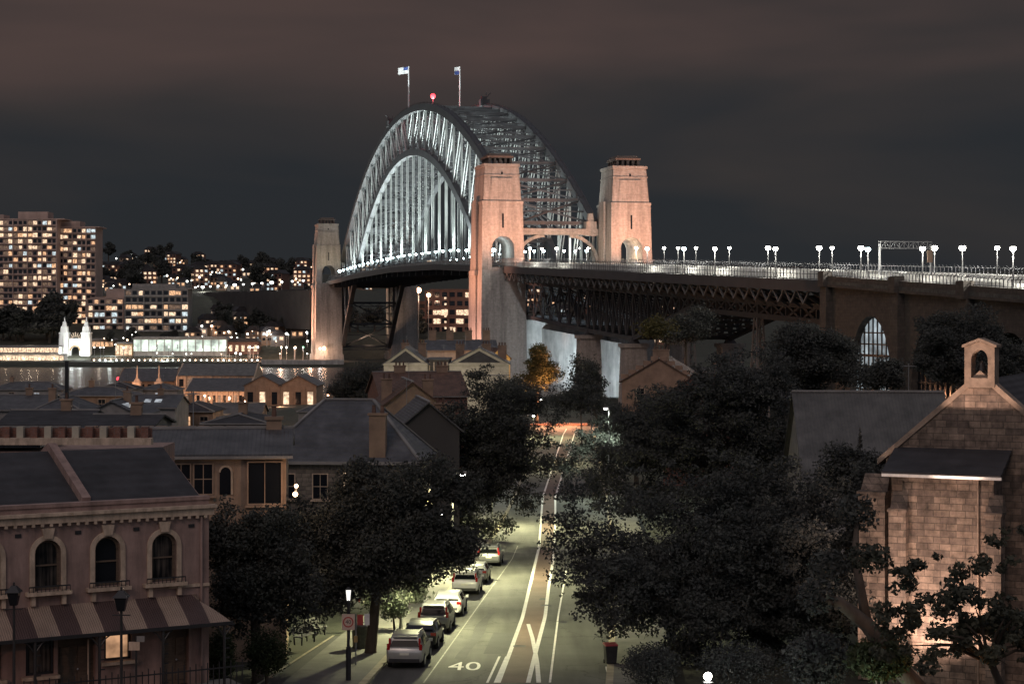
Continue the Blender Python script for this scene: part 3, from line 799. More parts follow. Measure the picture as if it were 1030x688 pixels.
for k, (y, zt) in enumerate(PIERS[:2]):
    for s in (-1, 1):
        p = thing('granite_pier', '', 'pier', bw(15 * s, y, gz(*bw(15 * s, y, 0).xy) - 1), BR, 'granite piers under the approach spans')
        p['label'] = {(0, -1): 'granite pier nearest the lit tower, in front of pale wall', (1, -1): 'granite pier right of the first, in front of pale wall',
                      (0, 1): 'granite pier on the far side behind the first pier', (1, 1): 'granite pier on the far side behind the second pier'}[(k, s)]
        h = zt - p.location.z - 2.6
        MB().frustum(0, 3.9, 3.2, h, 3.3, 2.6).build('shaft', M['granite'], p)
        MB().frustum(h + .003, 3.9, 3.1, h + 1.2, 3.9, 3.1).build('cap', M['granite'], p)
        MB().frustum(h + 1.203, 1.6, 1.3, h + 2.9, .7, .7).build('bearing', M['darksteel'], p)
for k, (y, lab) in enumerate([(-202, 'lattice steel trestle half hidden behind the trees'), (-256, 'lattice steel trestle legs standing clear, left of the stone viaduct')]):
    for s in (-1, 1):
        g0 = gz(*bw(15 * s, y, 0).xy)
        p = thing('steel_trestle', lab + (', near side' if s < 0 else ', far side'), 'trestle', bw(15 * s, y, g0), BR, 'steel trestles')
        H = zd(y) - 10 - g0
        mb = MB(); lt = MB()
        for a in (-1, 1):
            for c in (-1, 1): mb.bar((a * 1.5, c * 3.4, -1), (a * .7, c * 1.0, H), .4)
        for q in range(8):
            f0, f1 = q / 8, (q + 1) / 8
            for c in (-1, 1):
                w0, w1 = 3.4 - 2.4 * f0, 3.4 - 2.4 * f1; a0, a1 = 1.5 - .8 * f0, 1.5 - .8 * f1
                lt.bar((c * a0, -w0, H * f0), (c * a1, w1, H * f1), .22); lt.bar((c * a0, w0, H * f0), (c * a1, -w1, H * f1), .22)
                lt.bar((-a0, c * w0, H * f0), (a0, c * w0, H * f0), .22)
        mb.build('leg', M['pole'], p); lt.build('lacing', M['pole'], p)

# stone pylons
def pylon(label, x, y, zb, zdk):
    o = bw(x, y, 0)
    p = thing('stone_tower', label, 'stone tower', (o.x, o.y, 0), BR, 'stone towers at the ends of the arch')
    MB().frustum(zb, 8.7, 12.6, zdk - 2, 8.2, 12.0).build('base', M['granite'], p)
    MB().frustum(zb - 1, 9.6, 13.6, zb + 5, 9.3, 13.2).build('plinth', M['granite'], p)
    z1 = zdk - 2; z2 = zdk + 22.4
    a = plate(rect(-8.0, 8.0, z1, z2), [arch(0, 8.4, z1 + 1, zdk + 10.4, 14)], -11.2, 11.2)
    a.v = [(vx * (1 - .055 * (vz - z1) / (z2 - z1)), vy * (1 - .10 * (vz - z1) / (z2 - z1)), vz) for vx, vy, vz in a.v]
    a.build('shaft', M['granite'], p)
    MB().frustum(z2, 7.75, 10.3, z2 + .9, 7.75, 10.3).build('string_course', M['granite'], p)
    MB().frustum(z2 + .9, 7.15, 9.6, z2 + 13.6, 6.35, 8.4).build('upper_stage', M['granite'], p)
    zz = z2 + 4.2
    for s in (-1, 1): MB().frustum(zz, 4.2, .12, zz + 5.2, 4.0, .12, 0, s * 9.25).build('panel', M['granite'], p)
    MB().frustum(z2 + 13.6, 6.75, 8.8, z2 + 14.7, 6.75, 8.8).build('parapet', M['granite'], p)
    for s in (-1, 1):
        for i in range(-2, 3): MB().box((i * 2.0, s * 5.6, z2 + 15.8), (.9, .9, 2.3)).build('lantern_column', M['lanternstone'], p)
        for i in range(-1, 2): MB().box((s * 4.0, i * 2.8, z2 + 15.8), (.9, .9, 2.3)).build('lantern_column', M['lanternstone'], p)
    cp = MB().frustum(z2 + 16.95, 4.9, 6.3, z2 + 17.8, 4.9, 6.3).frustum(z2 + 17.8, 4.2, 5.6, z2 + 18.7, 4.0, 5.4)
    cp.build('lantern_roof', M['lanternstone'], p)
    MB().frustum(z2 + 10.2, 6.78, 9.05, z2 + 10.7, 6.74, 9.0).build('string_course', M['granite'], p)
    MB().frustum(z2 - 1.6, 7.66, 10.22, z2 - .9, 7.66, 10.2).build('string_course', M['granite'], p)
    sl = MB()
    for s in (-1, 1):
        sl.box((0, s * 10.55, zdk + 16.0), (.55, .5, 5.2)); sl.box((0, s * 8.72, z2 + 11.0), (.7, .5, 1.3))
    sl.build('slit_window', M['glass'], p)
    bt = MB()
    for s in (-1, 1):
        bt.frustum(zb, .8, 4.6, zdk + 24, .35, 3.2, s * 8.35, 0)
        bt.frustum(zdk - 4, 1.0, 5.4, zdk - 2.2, 1.0, 5.4, s * 8.6, 0)
    bt.build('side_buttress', M['granite'], p)
    return p
pylon('floodlit stone tower left of the road, in front of the arch', -24.5, 0, 6, 50.6)
pylon('floodlit stone tower right of the arch, standing clear against the sky', 24.5, 0, 6, 50.6)
pylon('distant stone tower at the far left foot of the arch', -24.5, 525, 2, 53.5)
pylon('distant stone tower seen beneath the deck at the far end of the arch', 24.5, 525, 2, 53.5)

# abutment walls below the near towers, portal between them
ab = thing('abutment_wall', 'pale lit masonry wall under the approach spans behind the granite piers', 'wall', bw(0, 0, 0), BR)
MB().frustum(4, 16.2, 8, 30.2, 16.2, 8).build('wall', M['paleconc'], ab)
rw = thing('retaining_wall', 'long pale floodlit retaining wall behind the granite piers', 'wall', (0, 0, 0))
a, c = P(527, 400, 705), P(648, 400, 640)
mb = MB()
zt0, zt1 = P(0, 327, 705).z, P(0, 350, 640).z
mb.add([(a.x, a.y, 2), (c.x, c.y, 2), (c.x, c.y, zt1), (a.x, a.y, zt0), (a.x, a.y + 1.5, 2), (c.x, c.y + 1.5, 2), (c.x, c.y + 1.5, zt1), (a.x, a.y + 1.5, zt0)],
       [(0, 1, 2, 3), (7, 6, 5, 4), (3, 2, 6, 7), (0, 3, 7, 4), (1, 5, 6, 2)])
mb.build('wall', M['paleconc'], rw)
pg = thing('portal_bridge', 'stone and steel portal spanning the road between the two near towers', 'portal', bw(0, 6, 0), BR)
pl = plate([(-16.3, 62.3), (16.3, 62.3), (16.3, 64.6), (-16.3, 64.6)], [], -2.2, 2.2); pl.build('beam', M['granite'], pg)
for s in (-1, 1):
    mb = MB()
    pts = [(s * (16 - 11 * (1 - math.cos(q)) ), 51 + 11 * math.sin(q)) for q in np.linspace(0, math.pi / 2, 8)]
    for (x0, z0), (x1, z1) in zip(pts[:-1], pts[1:]): mb.bar((x0, 0, z0), (x1, 0, z1), 1.2, 1.2, up=(0, 1, 0))
    mb.build('arched_brace', M['granite'], pg)
MB().frustum(62, 2.2, 2.2, 67.4, 2.0, 2.0, 13.0, 0).frustum(67.4, 1.2, 1.2, 70.5, .9, .9, 13.0, 0).build('turret', M['granite'], pg)
tc_ = MB(); tc_.box((0, 0, 63.4), (31, 5.2, .5)); tc_.build('coping', M['granite'], pg)

# stone arch viaduct on the right
V0 = bw(-DW - 1.2, -325, 0)
va = thing('stone_viaduct', 'dark stone viaduct with tall pointed arches carrying the road on the right', 'viaduct', (V0.x, V0.y, 0), BR - R(90))
# local x runs along the viaduct towards the viewer, local y away from the face (east)
holes = [arch(22 + 28 * k, 19, 9, z, 16, 0.35) for k, z in ((0, 31.8), (1, 30.6), (2, 29.2))]
zvt = lambda x: zd(-325 - x)
top = [(x, zvt(x) - 1.0) for x in (100, 60, 20, 0)]
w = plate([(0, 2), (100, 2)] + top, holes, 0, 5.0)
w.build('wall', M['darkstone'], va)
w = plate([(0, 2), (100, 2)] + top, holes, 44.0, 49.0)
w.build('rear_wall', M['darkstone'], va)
mb = MB()
for x0, x1 in ((0, 40), (40, 100)):
    mb.add([(x0, -1, zvt(x0) - .9), (x1, -1, zvt(x1) - .9), (x1, 50, zvt(x1) - .9), (x0, 50, zvt(x0) - .9), (x0, -1, zvt(x0)), (x1, -1, zvt(x1)), (x1, 50, zvt(x1)), (x0, 50, zvt(x0))],
           [(3, 2, 1, 0), (4, 5, 6, 7), (0, 1, 5, 4), (1, 2, 6, 5), (2, 3, 7, 6), (3, 0, 4, 7)])
mb.build('roadway', M['asphalt'], va)
mb = MB()
for x0, x1 in ((0, 40), (40, 100)):
    mb.bar((x0, -.6, zvt(x0) + .2), (x1, -.6, zvt(x1) + .2), .6, 1.7); mb.bar((x0, -.6, zvt(x0) - .9), (x1, -.6, zvt(x1) - .9), 1.1, .5)
mb.build('parapet', M['darkstone'], va)
for x in (1.5, 36, 64, 92):
    MB().frustum(2, 2.0, .9, zvt(x) - 1.2, 1.6, .7, x, -.65).frustum(zvt(x) - 1.2, 1.5, 1.0, zvt(x) + 1.9, 1.5, 1.0, x, -.9).build('pier', M['darkstone'], va)
mb = MB()
for x in np.arange(2, 100, 1.4):
    z = zvt(x); mb.bar((x, 0, z), (x, 0, z + 2.4), .12); mb.bar((x, 0, z + 2.4), (x, .55, z + 2.95), .1)
for h in (1.2, 2.4): 
    for x0, x1 in ((0, 40), (40, 100)): mb.bar((x0, 0, zvt(x0) + h), (x1, 0, zvt(x1) + h), .1)
mb.build('railing', M['darksteel'], va)
for x0_, k in ((5.5, 0), (16.5, 1), (31, 2)):
    mb = MB()
    for a, c in ((0, 40), (40, 100)): mb.bar((a, x0_, zvt(a) + .7), (c, x0_, zvt(c) + .7), .4, 1.7)
    mb.build('added_trail_barrier', M['paleconc'], va)  # added here too, in place of the headlight trails
# glazed screen in the first arch
for k, (cx, hh) in enumerate(((22, 31.5), (50, 30.3))):
    fr = MB(); pn = MB()
    sh = arch(cx, 18.7, 9, hh, 16, .35)
    pn.merge(plate(sh, [], 1.2, 1.3))
    for i in range(1, 9):
        x = cx - 9.3 + 18.6 * i / 9
        zt = hh - 12.6 + 12.6 * max(0, 1 - ((x - cx) / 9.35) ** 2) ** .46
        fr.box((x, 1.1, (9 + zt) / 2), (.28, .3, zt - 9))
    for z in np.arange(11, hh - 1, 2.2):
        hw = 9.3 if z < hh - 12.6 else 9.3 * math.sqrt(max(0, 1 - ((z - hh + 12.6) / 12.6) ** 2.2))
        fr.box((cx, 1.12, z), (2 * hw, .24, .26 if int(z) % 3 else .5))
    f_ = fr.build('arch_window', M['iron_black'], va)
    pn.build('pane', M['w_pale'] if k == 0 else M['glass'], f_)

# ------------------------------------------------------------------ lamps, flags and floodlights of the bridge
def solve_y(px, x):
    k = (px - 515.0) / F
    c, s = math.cos(BR), math.sin(BR)
    return (B0.x + x * c - k * (B0.y + x * s)) / (s + k * c)

def lamp_meshes(h, col, r, arm):
    mb = MB(); mb.tube([(0, 0, 0), (0, 0, h * .5), (0, 0, h - .3)], [.16, .13, .10], 6)
    if arm: mb.tube([(0, 0, h - .3), (arm * .5, 0, h + .15), (arm, 0, h + .2)], [.09, .07, .06], 6)
    hd = MB().ball((arm, 0, h), r, 8, .8)
    cp = MB().lathe([(r * 1.15, r * .55), (r * .8, r * .85), (.12, r * 1.1)], (arm, 0, h), 8)
    return mb.mesh('pole', M['pole']), hd.mesh('globe', col, True), cp.mesh('cap', M['iron_black'])
LAMPK = {}
def deck_lamp(loc, h, col, r, arm, label, group, power=0, lcol=(1, .97, .88)):
    key = (round(h, 1), col.name, r, arm)
    if key not in LAMPK: LAMPK[key] = lamp_meshes(h, col, r, arm)
    p = thing('street_lamp', label, 'street lamp', loc, BR, group)
    for nm, me in zip(('pole', 'globe', 'cap'), LAMPK[key]): link(nm, me, p)
    if power: light('POINT', (arm, 0, h - r - .4), power, lcol, .4, parent=p)
    return p
for s, lab in ((-1, 'near side'), (1, 'far side')):
    for i in range(0, NP + 1):
        y = ys_[i] + 6
        big = s < 0 and i in (1, 16, 24, 27)
        deck_lamp(bw(s * 18.8, y, zd(y)), 6.0, M['lampb'], .95 if big else .6, 0,
                  'blue white globe lamp in the row on the %s of the arch deck' % lab if not big else 'large dazzling blue white lamp in the row on the near side of the arch deck',
                  'lamps along the arch deck', 1500 if i % 2 == 0 else 0, (.75, .95, 1))
near = [533, 560, 651, 688, 719, 780, 873, 928, 1019]
far = [545, 584, 592, 610, 640, 668, 682, 700, 733.5, 772.5, 824, 837, 866, 940, 968, 1003]
words = ['1st', '2nd', '3rd', '4th', '5th', '6th', '7th', '8th', '9th', '10th', '11th', '12th', '13th', '14th', '15th', '16th']
for row, x in ((near, -21.8), (far, 18.0)):
    for q, px in enumerate(row):
        y = solve_y(px, x if px != 868 else 3); o = bw(x, y, zd(y))
        hz = EYE - (250 - 317) / F * o.y
        h = round(max(4.6, hz - o.z) * 2) / 2
        deck_lamp(o, h, M['lampw'] if x > 0 or q % 3 else M['lampb'], .80 if px in (772.5, 866, 940, 968, 824) else .58, 0,
                  ('tall dark lamp pole on the near railing of the approach, %s from the left tower' if x < 0 else 'bright white lamp on the far side of the approach, %s from the left tower') % words[q],
                  'lamps along the approach road', 13000)
for x, px in ((-21, 655), (-21, 740), (-21, 800), (-21, 905), (-21, 985), (-21, 850)):
    pass
# overhead sign gantry across the road on the right
y = solve_y(880, -20); g = bw(-10, y, zd(y))
gt = thing('signal_gantry', 'pale steel gantry spanning the approach road on the right', 'gantry', g, BR)
zg = EYE - (250 - 317) / F * g.y - g.z
for x in (-9, 2): MB().bar((x, 0, 0), (x, 0, zg + .8), .35).build('post', M['pole'], gt)
mb = MB()
for zz in (zg, zg + 1.3):
    for yy in (-.5, .5): mb.bar((-9, yy, zz), (2, yy, zz), .16)
for k in range(11):
    mb.bar((-9 + k, -.5, zg), (-9 + k, -.5, zg + 1.3), .1); mb.bar((-9 + k, -.5, zg + (1.3 if k % 2 else 0)), (-8 + k, -.5, zg + (0 if k % 2 else 1.3)), .1)
mb.build('truss_beam', M['pole'], gt)
MB().box((1.4, -.7, zg - 1.6), (1.1, .3, 2.4)).build('signal_box', M['tan'], gt)
y = solve_y(1024, -20); g = bw(-10, y, zd(y))
gt = thing('signal_gantry', 'second gantry of pale rails cut by the right edge of the picture', 'gantry', g, BR)
for x in (-8, 10): MB().bar((x, 0, 0), (x, 0, 6.2), .35).build('post', M['darksteel'], gt)
mb = MB()
for zz in (4.6, 5.3, 6.0): mb.bar((-8, 0, zz), (10, 0, zz), .16)
mb.build('truss_beam', M['paleconc'], gt)

# vehicles waiting on the deck: coaches and cars with their lights on, a few pixels each
def small_vehicle(name, L_, W_, H_, colm, loc, rz, label, cat, rear):
    p = thing(name, label, cat, loc, rz)
    pf = [(-L_/2, .35), (L_/2, .35), (L_/2, H_ * .55), (L_ * .34, H_ * .6), (L_ * .2, H_), (-L_ * .38, H_), (-L_/2, H_ * .62)] if cat == 'car' else [(-L_/2, .35), (L_/2, .35), (L_/2, H_ - .3), (L_/2 - .3, H_), (-L_/2, H_)]
    mb = MB().prism(pf, -W_/2, W_/2); mb.v = [(vy, vx, vz) for vx, vy, vz in mb.v]; mb.build('body', colm, p)
    wb = MB()
    for s in (-1, 1): wb.box((s * (W_/2 + .003), -L_ * .05, H_ * .75), (.02, L_ * (.5 if cat == 'car' else .85), H_ * .28))
    wb.build('side_window', M['carglass'] if cat == 'car' else M['w_warm'], p)
    for s in (-1, 1):
        for f in (-.3, .3):
            w = MB().lathe([(.36, -.12), (.36, .12)], (0, 0, 0), 10); w.v = [(s * W_/2 + vz, f * L_ + vx, .36 + vy) for vx, vy, vz in w.v]; w.build('wheel', M['tyre'], p)
        MB().box((s * W_ * .36, -L_/2 - .03, H_ * .45), (.35, .05, .28)).build('tail_light', M['lampred'] if rear else M['redlens'], p)
        MB().box((s * W_ * .36, L_/2 + .03, .75), (.35, .05, .28)).build('headlight', M['lampw'], p)
    return p
y = 120; small_vehicle('coach', 11.5, 2.5, 3.2, M['white'], bw(-12.6, 205, zd(205) + .02), BR, 'white coach with red tail lights under the arch', 'coach', True)
for q, (px, x, lab) in enumerate(((693, -5, 'dark car with red tail lights on the approach, left of centre'), (905, 8, 'white car heading downhill on the approach near the right gantry'))):
    y = solve_y(px, x); small_vehicle('car', 4.5, 1.8, 1.5, M['iron_black'] if q == 0 else M['white'], bw(x, y, zd(y) + .02), BR, lab, 'car', q == 0)

# flags, red warning beacon, maintenance cradles on the arch
for px, lab, x in ((411, 'flag on the left pole at the top of the arch, pale with blue corner', -15), (462.5, 'flag on the right pole at the top of the arch, pale above blue', 15)):
    yb = solve_y(px, x); o = bw(x, yb, zu(yb) + 1)
    h = EYE - (67 - 317) / F * o.y - o.z
    p = thing('flagpole', ('left white flagpole on the arch top, pale flag with blue corner' if x < 0 else 'right white flagpole on the arch top, narrow flag with blue lower half'), 'flagpole', o, BR)
    MB().tube([(0, 0, 0), (0, 0, h * .6), (0, 0, h)], [.42, .32, .22], 8).build('pole', M['white'], p)
    fw, fh = (5.6, 3.6) if x < 0 else (3.0, 4.2)
    def flagmesh(x0, x1, z0, z1, dy):
        m_ = MB(); n = 8
        for i in range(n + 1):
            u = i / n
            for z in (z0, z1): m_.v.append((-(x0 + (x1 - x0) * u) * .95, .35 * math.sin((x0 + (x1 - x0) * u) * 1.4) + dy, h - z - .15 * (x0 + (x1 - x0) * u)))
        m_.f = [(2 * i, 2 * i + 1, 2 * i + 3, 2 * i + 2) for i in range(n)]
        b0 = len(m_.v)
        m_.v += [(a_, b_ + .06, c_) for a_, b_, c_ in m_.v]
        m_.f += [(i0 + b0, i1 + b0, i2 + b0, i3 + b0)[::-1] for i0, i1, i2, i3 in m_.f]
        return m_
    fl = flagmesh(.3, fw, .2, fh, 0).build('flag', M['white'], p)
    M.setdefault('flagblue', mat('flag_blue', (.06, .10, .30), .8, .1, 2))
    (flagmesh(.35, fw * .5, .25, fh * .5, -.1) if x < 0 else flagmesh(.35, fw - .05, fh * .55, fh - .05, -.1)).build('blue_field', M['flagblue'], fl)
    light('SPOT', o + Vector((-3, -14, -1)), 26000, (.85, .95, 1), .3, o + Vector((0, 0, h - 2)), 30, name='flag_floodlight')
yb = solve_y(435.5, 0); o = bw(0, yb, zu(yb) - 1)
hz = EYE - (97 - 317) / F * o.y - o.z
p = thing('warning_beacon', 'glowing red aircraft warning beacon at the top of the arch', 'beacon', o, BR)
MB().tube([(0, 0, 0), (0, 0, hz - .8)], [.35, .2], 6).frustum(hz - 1.1, .8, .8, hz - .8, .8, .8).build('mast', M['darksteel'], p)
MB().ball((0, 0, hz), 1.35, 12).build('red_lamp', M['lampred'], p, True)
light('POINT', (0, 0, hz - 1.8), 9000, (1, .12, .14), 1, parent=p)
for x, px, lab in ((-15, 393, 'small maintenance crane at the left shoulder of the arch top'), (15, 487, 'maintenance crane cabin on the right arch top')):
    yb = solve_y(px, x); o = bw(x, yb, zu(yb) + 1)
    p = thing('maintenance_crane', lab, 'crane', o, BR)
    MB().box((0, 0, 1.6), (4.5, 5, 3.2)).box((0, 1, 4.0), (2.4, 2.6, 1.6)).build('cabin', M['darksteel'], p)
    MB().bar((0, 0, 3), (-3 if x < 0 else 3, -1, 6.5), .4).bar((1, 0, 3), (1, 0, 6.8), .3).bar((-1, 1, 3), (-1, 1, 6.0), .25).build('jib', M['darksteel'], p)

def flood(loc, aim, power, col, cone, size=.6, blend=.7):
    loc = Vector(loc); aim = Vector(aim)
    light('SPOT', loc, power, col, size, aim, cone, blend, name='floodlight')
TR = (.88, 1.0, .97)
for i in range(1, NP, 2):                        # floods along the deck edge, washing the two trusses
    y = ys_[i]; z = zd(y) + 1.5
    hh = zu(y) - z
    if hh < 10: continue
    pw = 20 * (hh + 26) ** 2
    if i < NP - 2: flood(bw(-23.0, y - 6, z), bw(-15, y, z + hh * .62), pw, TR, 118)
    if i > NP - 2: continue
    flood(bw(0, y - 4, z), bw(15, y, z + hh * .75), pw * .38, TR, 110)
    flood(bw(0, y + 4, z), bw(-15, y, z + hh * .75), pw * .5, TR, 110)
OR = (1.0, .42, .245)
for x in (-24.5, 24.5):
    flood(bw(x + 3, -46, 51.5), bw(x, -10, 70), 82000, OR, 74, 1.0)
    flood(bw(x + (9 if x < 0 else -6), -46, 51.5), bw(x, -10, 78), 68000, OR, 74, 1.0)
    flood(bw(x - 44, -8, 38), bw(x - 8, 0, 62), 95000, OR, 90, 1.0)
flood(bw(-24.5 - 30, -6, 12), bw(-33, 0, 34), 80000, (1.0, .48, .36), 100, .8)
flood(bw(-24.5 - 34, 540, 8), bw(-33, 524, 50), 340000, (1, .45, .28), 90, .8)
flood(bw(-26, 490, 58), bw(-25, 516, 84), 14000, (1, .8, .5), 90, .8)
flood(bw(-6, 505, 8), bw(15, 525, 36), 70000, (1, .66, .44), 60, .8)
light('POINT', bw(-24.5, 0, 56), 1300, (.75, .95, 1), .6, name='arch_lamp_light')
light('POINT', bw(24.5, -3, 55), 3000, (1, .75, .5), .6, name='arch_lamp_light')
flood(P(572, 395, 655), P(578, 350, 690), 70000, (.75, .9, 1), 56, 1)
flood(P(612, 400, 628), P(616, 358, 665), 70000, (.75, .9, 1), 100, 1)
light('POINT', bw(0, -8, 58), 6000, (1, .7, .5), .6, name='portal_lamp_light')

# ------------------------------------------------------------------ north shore
nv = thing('approach_viaduct', 'long dark viaduct with lamps along its top across the harbour at left', 'viaduct', (0, 0, 0))
A_, B_ = P(322, 0, 1245), P(186, 0, 1640)
mb = MB(); n = 16
pw_ = MB(); pr = MB()
for i in range(n):
    p0 = A_.lerp(B_, i / n); p1 = A_.lerp(B_, (i + 1) / n)
    z0 = 48.5 + 1.5 * i / n
    mb.bar((p0.x, p0.y, z0 - 13), (p1.x, p1.y, z0 - 13), 14, 26)
    pr.bar((p0.x, p0.y - 7.2, z0 + .4), (p1.x, p1.y - 7.2, z0 + .4), .6, 1.4)
    MB().box((p0.x, p0.y - 7.6, z0 - 12.5), (3, 2, 27)).build('pier', M['soot'], nv)
mb.build('wall', M['soot'], nv); pr.build('parapet', M['soot'], nv)
for i in range(15):
    p0 = A_.lerp(B_, (i + .4) / 15)
    deck_lamp((p0.x, p0.y - 4, 49.5), 6.0, M['lampfar'], .9 if i % 4 else 1.5, 0, 'small white lamp on the far viaduct at the left', 'lamps on the far viaduct', 6000 if i % 3 == 0 else 0)

def facade_block(name, label, cat, px0, px1, ytop, Y, depth, wallm, fh, cw, lit, seed, ybase=352, cap=95, pent=None, slabs=True, cols=('w_warm', 'w_amber', 'w_cool', 'w_dim')):
    rd = random.Random(seed)
    a = P(px0, ytop, Y); c = P(px1, ytop, Y)
    zb = min(gz(a.x, Y), gz(c.x, Y)) - 2
    W = c.x - a.x; H = a.z - zb
    p = thing(name, label, cat, ((a.x + c.x) / 2, Y, zb))
    MB().box((0, depth / 2, H / 2), (W, depth, H)).build('wall', wallm, p)
    nf = int((EYE - (ytop - 317) / F * Y - (EYE - (ybase - 317) / F * Y)) / fh); nc = int(W / cw); cw_ = W / nc
    dk = MB(); sl = MB(); fin = MB(); cells = []
    for f in range(nf):
        z = H - (f + .5) * fh
        if z < 2: break
        sl.box((0, -.7, z - fh / 2), (W + .4, 1.9, .45))
        for k in range(nc): cells.append((-W / 2 + (k + .5) * cw_, z))
    rd.shuffle(cells)
    nl = int(len(cells) * lit)
    more = [MB(), MB()]
    for q, (x, z) in enumerate(cells[:nl]):
        w_ = cw_ * rd.choice((.78, .88, .6, .95, .98)); hh_ = fh * rd.choice((.5, .58, .66))
        b_ = more[q % 2] if q >= cap else MB()
        b_.box((x + rd.uniform(-.1, .1), -.06, z - fh * .04), (w_, .12, hh_))
        if q < cap: b_.build('window', M[rd.choices(cols, (4, 3, 1.5, 5))[0]], p)
    for q, m_ in enumerate(more):
        if m_.v: tag(m_.build('window', M[('w_dim', 'w_warm')[q]], p), kind='stuff')
    for x, z in cells[nl:]: dk.box((x, -.05, z), (cw_ * .7, .1, fh * .55))
    tag(dk.build('dark_window', M['glass'], p), kind='stuff')
    if slabs: sl.build('balcony_slab', M['paleconc'] if 'block' in name else wallm, p)
    for k in range(nc + 1):
        if k % 3 == 0: fin.box((-W / 2 + k * cw_, -.6, H / 2), (.8, 1.3, H))
    fin.build('fin', wallm, p)
    pt = MB().box((W * .1, depth / 2, H + .4), (W + .8, depth + .8, .8))
    if pent:
        for x0, x1, hh in pent: pt.box(((x0 + x1) / 2 * W, depth / 2, H + hh / 2 + .8), ((x1 - x0) * W, depth * .7, hh))
    pt.build('roof', wallm, p)
    return p
tw = facade_block('apartment_tower', 'tallest apartment tower at the far left edge with many lit windows', 'tower', -16, 57, 221, 1350, 24, M['spillconc'], 4.4, 3.3, .60, 1, 340, 95, [(-.05, .36, 5), (-.5, -.25, 3)])
tw2 = facade_block('apartment_tower', 'slightly lower apartment tower right of the tallest one, lit windows', 'tower', 59, 96, 229, 1362, 24, M['spillconc'], 4.4, 3.2, .60, 2, 330, 95, [(-.5, .05, 4)])
facade_block('apartment_block', 'pale stepped apartment block between the tower and the balconied block', 'apartment block', 88, 124, 300, 1335, 18, M['spillconc'], 4.6, 4.0, .55, 3, 345, 60, [(.0, .5, 6)])
facade_block('apartment_block', 'low wide apartment block with long pale balconies left of the viaduct', 'apartment block', 126, 189, 291, 1318, 18, M['grey'], 4.9, 4.4, .5, 4, 342, 80, [(-.4, .3, 3)])
facade_block('apartment_block', 'low apartment block with domed roof left of the balconied block', 'apartment block', 104, 136, 298, 1345, 14, M['tan'], 4.6, 3.8, .55, 5, 340, 50, [(-.2, .2, 4)])
bk = facade_block('brick_offices', 'dark brick building with lit ground floor beneath the bridge deck', 'office building', 428, 474, 292, 1330, 24, M['farbrick'], 6.2, 5.4, .28, 6, 348, 40, None, False, ('w_warm', 'w_warm', 'w_cool', 'w_warm'))
mb = MB()
o = P(448, 300, 1329) - Vector(bk.location)
for k in range(9): MB().box((o.x, -.5, o.z - k * 4.2), (1.5, .5, 1.5)).build('stair_window', M['w_warm'], bk)
for q in range(5): MB().box((o.x - 18 + q * 5.4, -.8, o.z - 30), (4.2, .4, 6)).build('shop_window', M['w_warm'], bk)
facade_block('brick_offices', 'second brown brick block behind the lit tapered tower under the deck', 'office building', 412, 430, 304, 1345, 20, M['farbrick'], 5.6, 5, .2, 8, 345, 20, None, False)

# waterfront: lit funfair gate, halls, jetties
gp = P(76, 363, 1240)
lg = thing('funfair_gate', 'brilliant white twin-towered funfair gate by the water', 'gate', (gp.x, gp.y, 2.6))
for s in (-1, 1):
    mb = MB().frustum(0, 3.2, 3.2, 17, 2.9, 2.9, s * 7.2, 0).frustum(17, 3.2, 3.2, 18, 3.2, 3.2, s * 7.2, 0).frustum(18, 2.4, 2.4, 22, 2.0, 2.0, s * 7.2, 0).frustum(22, 1.4, 1.4, 25, .9, .9, s * 7.2, 0).frustum(25, .5, .5, 28, .15, .15, s * 7.2, 0)
    for k in range(-1, 2): mb.box((s * 7.2 + k * 1.9, -3.1, 9.5), (.5, .6, 17))
    mb.build('tower', M['white'], lg)
plate(rect(-4.0, 4.0, 0, 14), [arch(0, 5.4, .05, 8.6, 12)], -1.2, 1.2).build('wall', M['white'], lg)
mb = MB()
for k in range(7):
    a0 = math.pi * (k + .5) / 7; mb.bar((2.0 * math.cos(a0), 0, 14 + 1.0 * math.sin(a0)), (4.0 * math.cos(a0), 0, 14 + 4.2 * math.sin(a0)), .7, .5)
mb.build('sunburst_crest', M['cream'], lg)
mb = MB()
for i in range(12):
    a0 = math.pi * i / 12; a1 = math.pi * (i + 1) / 12
    mb.bar((3.2 * math.cos(a0), -1.4, 5.9 + 3.2 * math.sin(a0)), (3.2 * math.cos(a1), -1.4, 5.9 + 3.2 * math.sin(a1)), .7, .5, up=(0, 1, 0))
mb.build('arch_ring', M['ochre'], lg)
for s in (-1, 1):
    light('POINT', (gp.x + s * 6, gp.y - 14, 8), 7600, (.95, 1, .96), 1.0, name='gate_floodlight')
light('POINT', (gp.x, gp.y - 12, 22), 3600, (.95, 1, .96), 1.0, name='gate_floodlight')

def hall(label, px0, px1, ytop, ybot, Y, wm, rm, pane, n, wy=(.2, .75), roof=3, depth=14, cat='hall', name='waterfront_hall', ww=.8):
    a, c = P(px0, ytop, Y), P(px1, ybot, Y); W = c.x - a.x; H = a.z - c.z
    p = thing(name, label, cat, ((a.x + c.x) / 2, Y, c.z))
    MB().box((0, depth / 2, H / 2 - 2), (W, depth, H + 4)).build('wall', wm, p)
    MB().prism([(-W / 2 - .6, H), (W / 2 + .6, H), (W / 2 - roof, H + roof), (-W / 2 + roof, H + roof)], -.6, depth + .6).build('roof', rm, p)
    for k in range(n):
        x = -W / 2 + (k + .5) * W / n
        w_ = MB(); w_.box((x, -.06, H * (wy[0] + wy[1]) / 2), (W / n * ww, .12, H * (wy[1] - wy[0]))); f = w_.build('window', M[pane], p)
    return p
hall('long brightly lit white pavilion with glazed front by the water', 134, 228, 341, 358.5, 1238, M['paleconc'], M['grey'], 'w_hall', 12, (.30, .95), 1.5, 16, ww=.86)
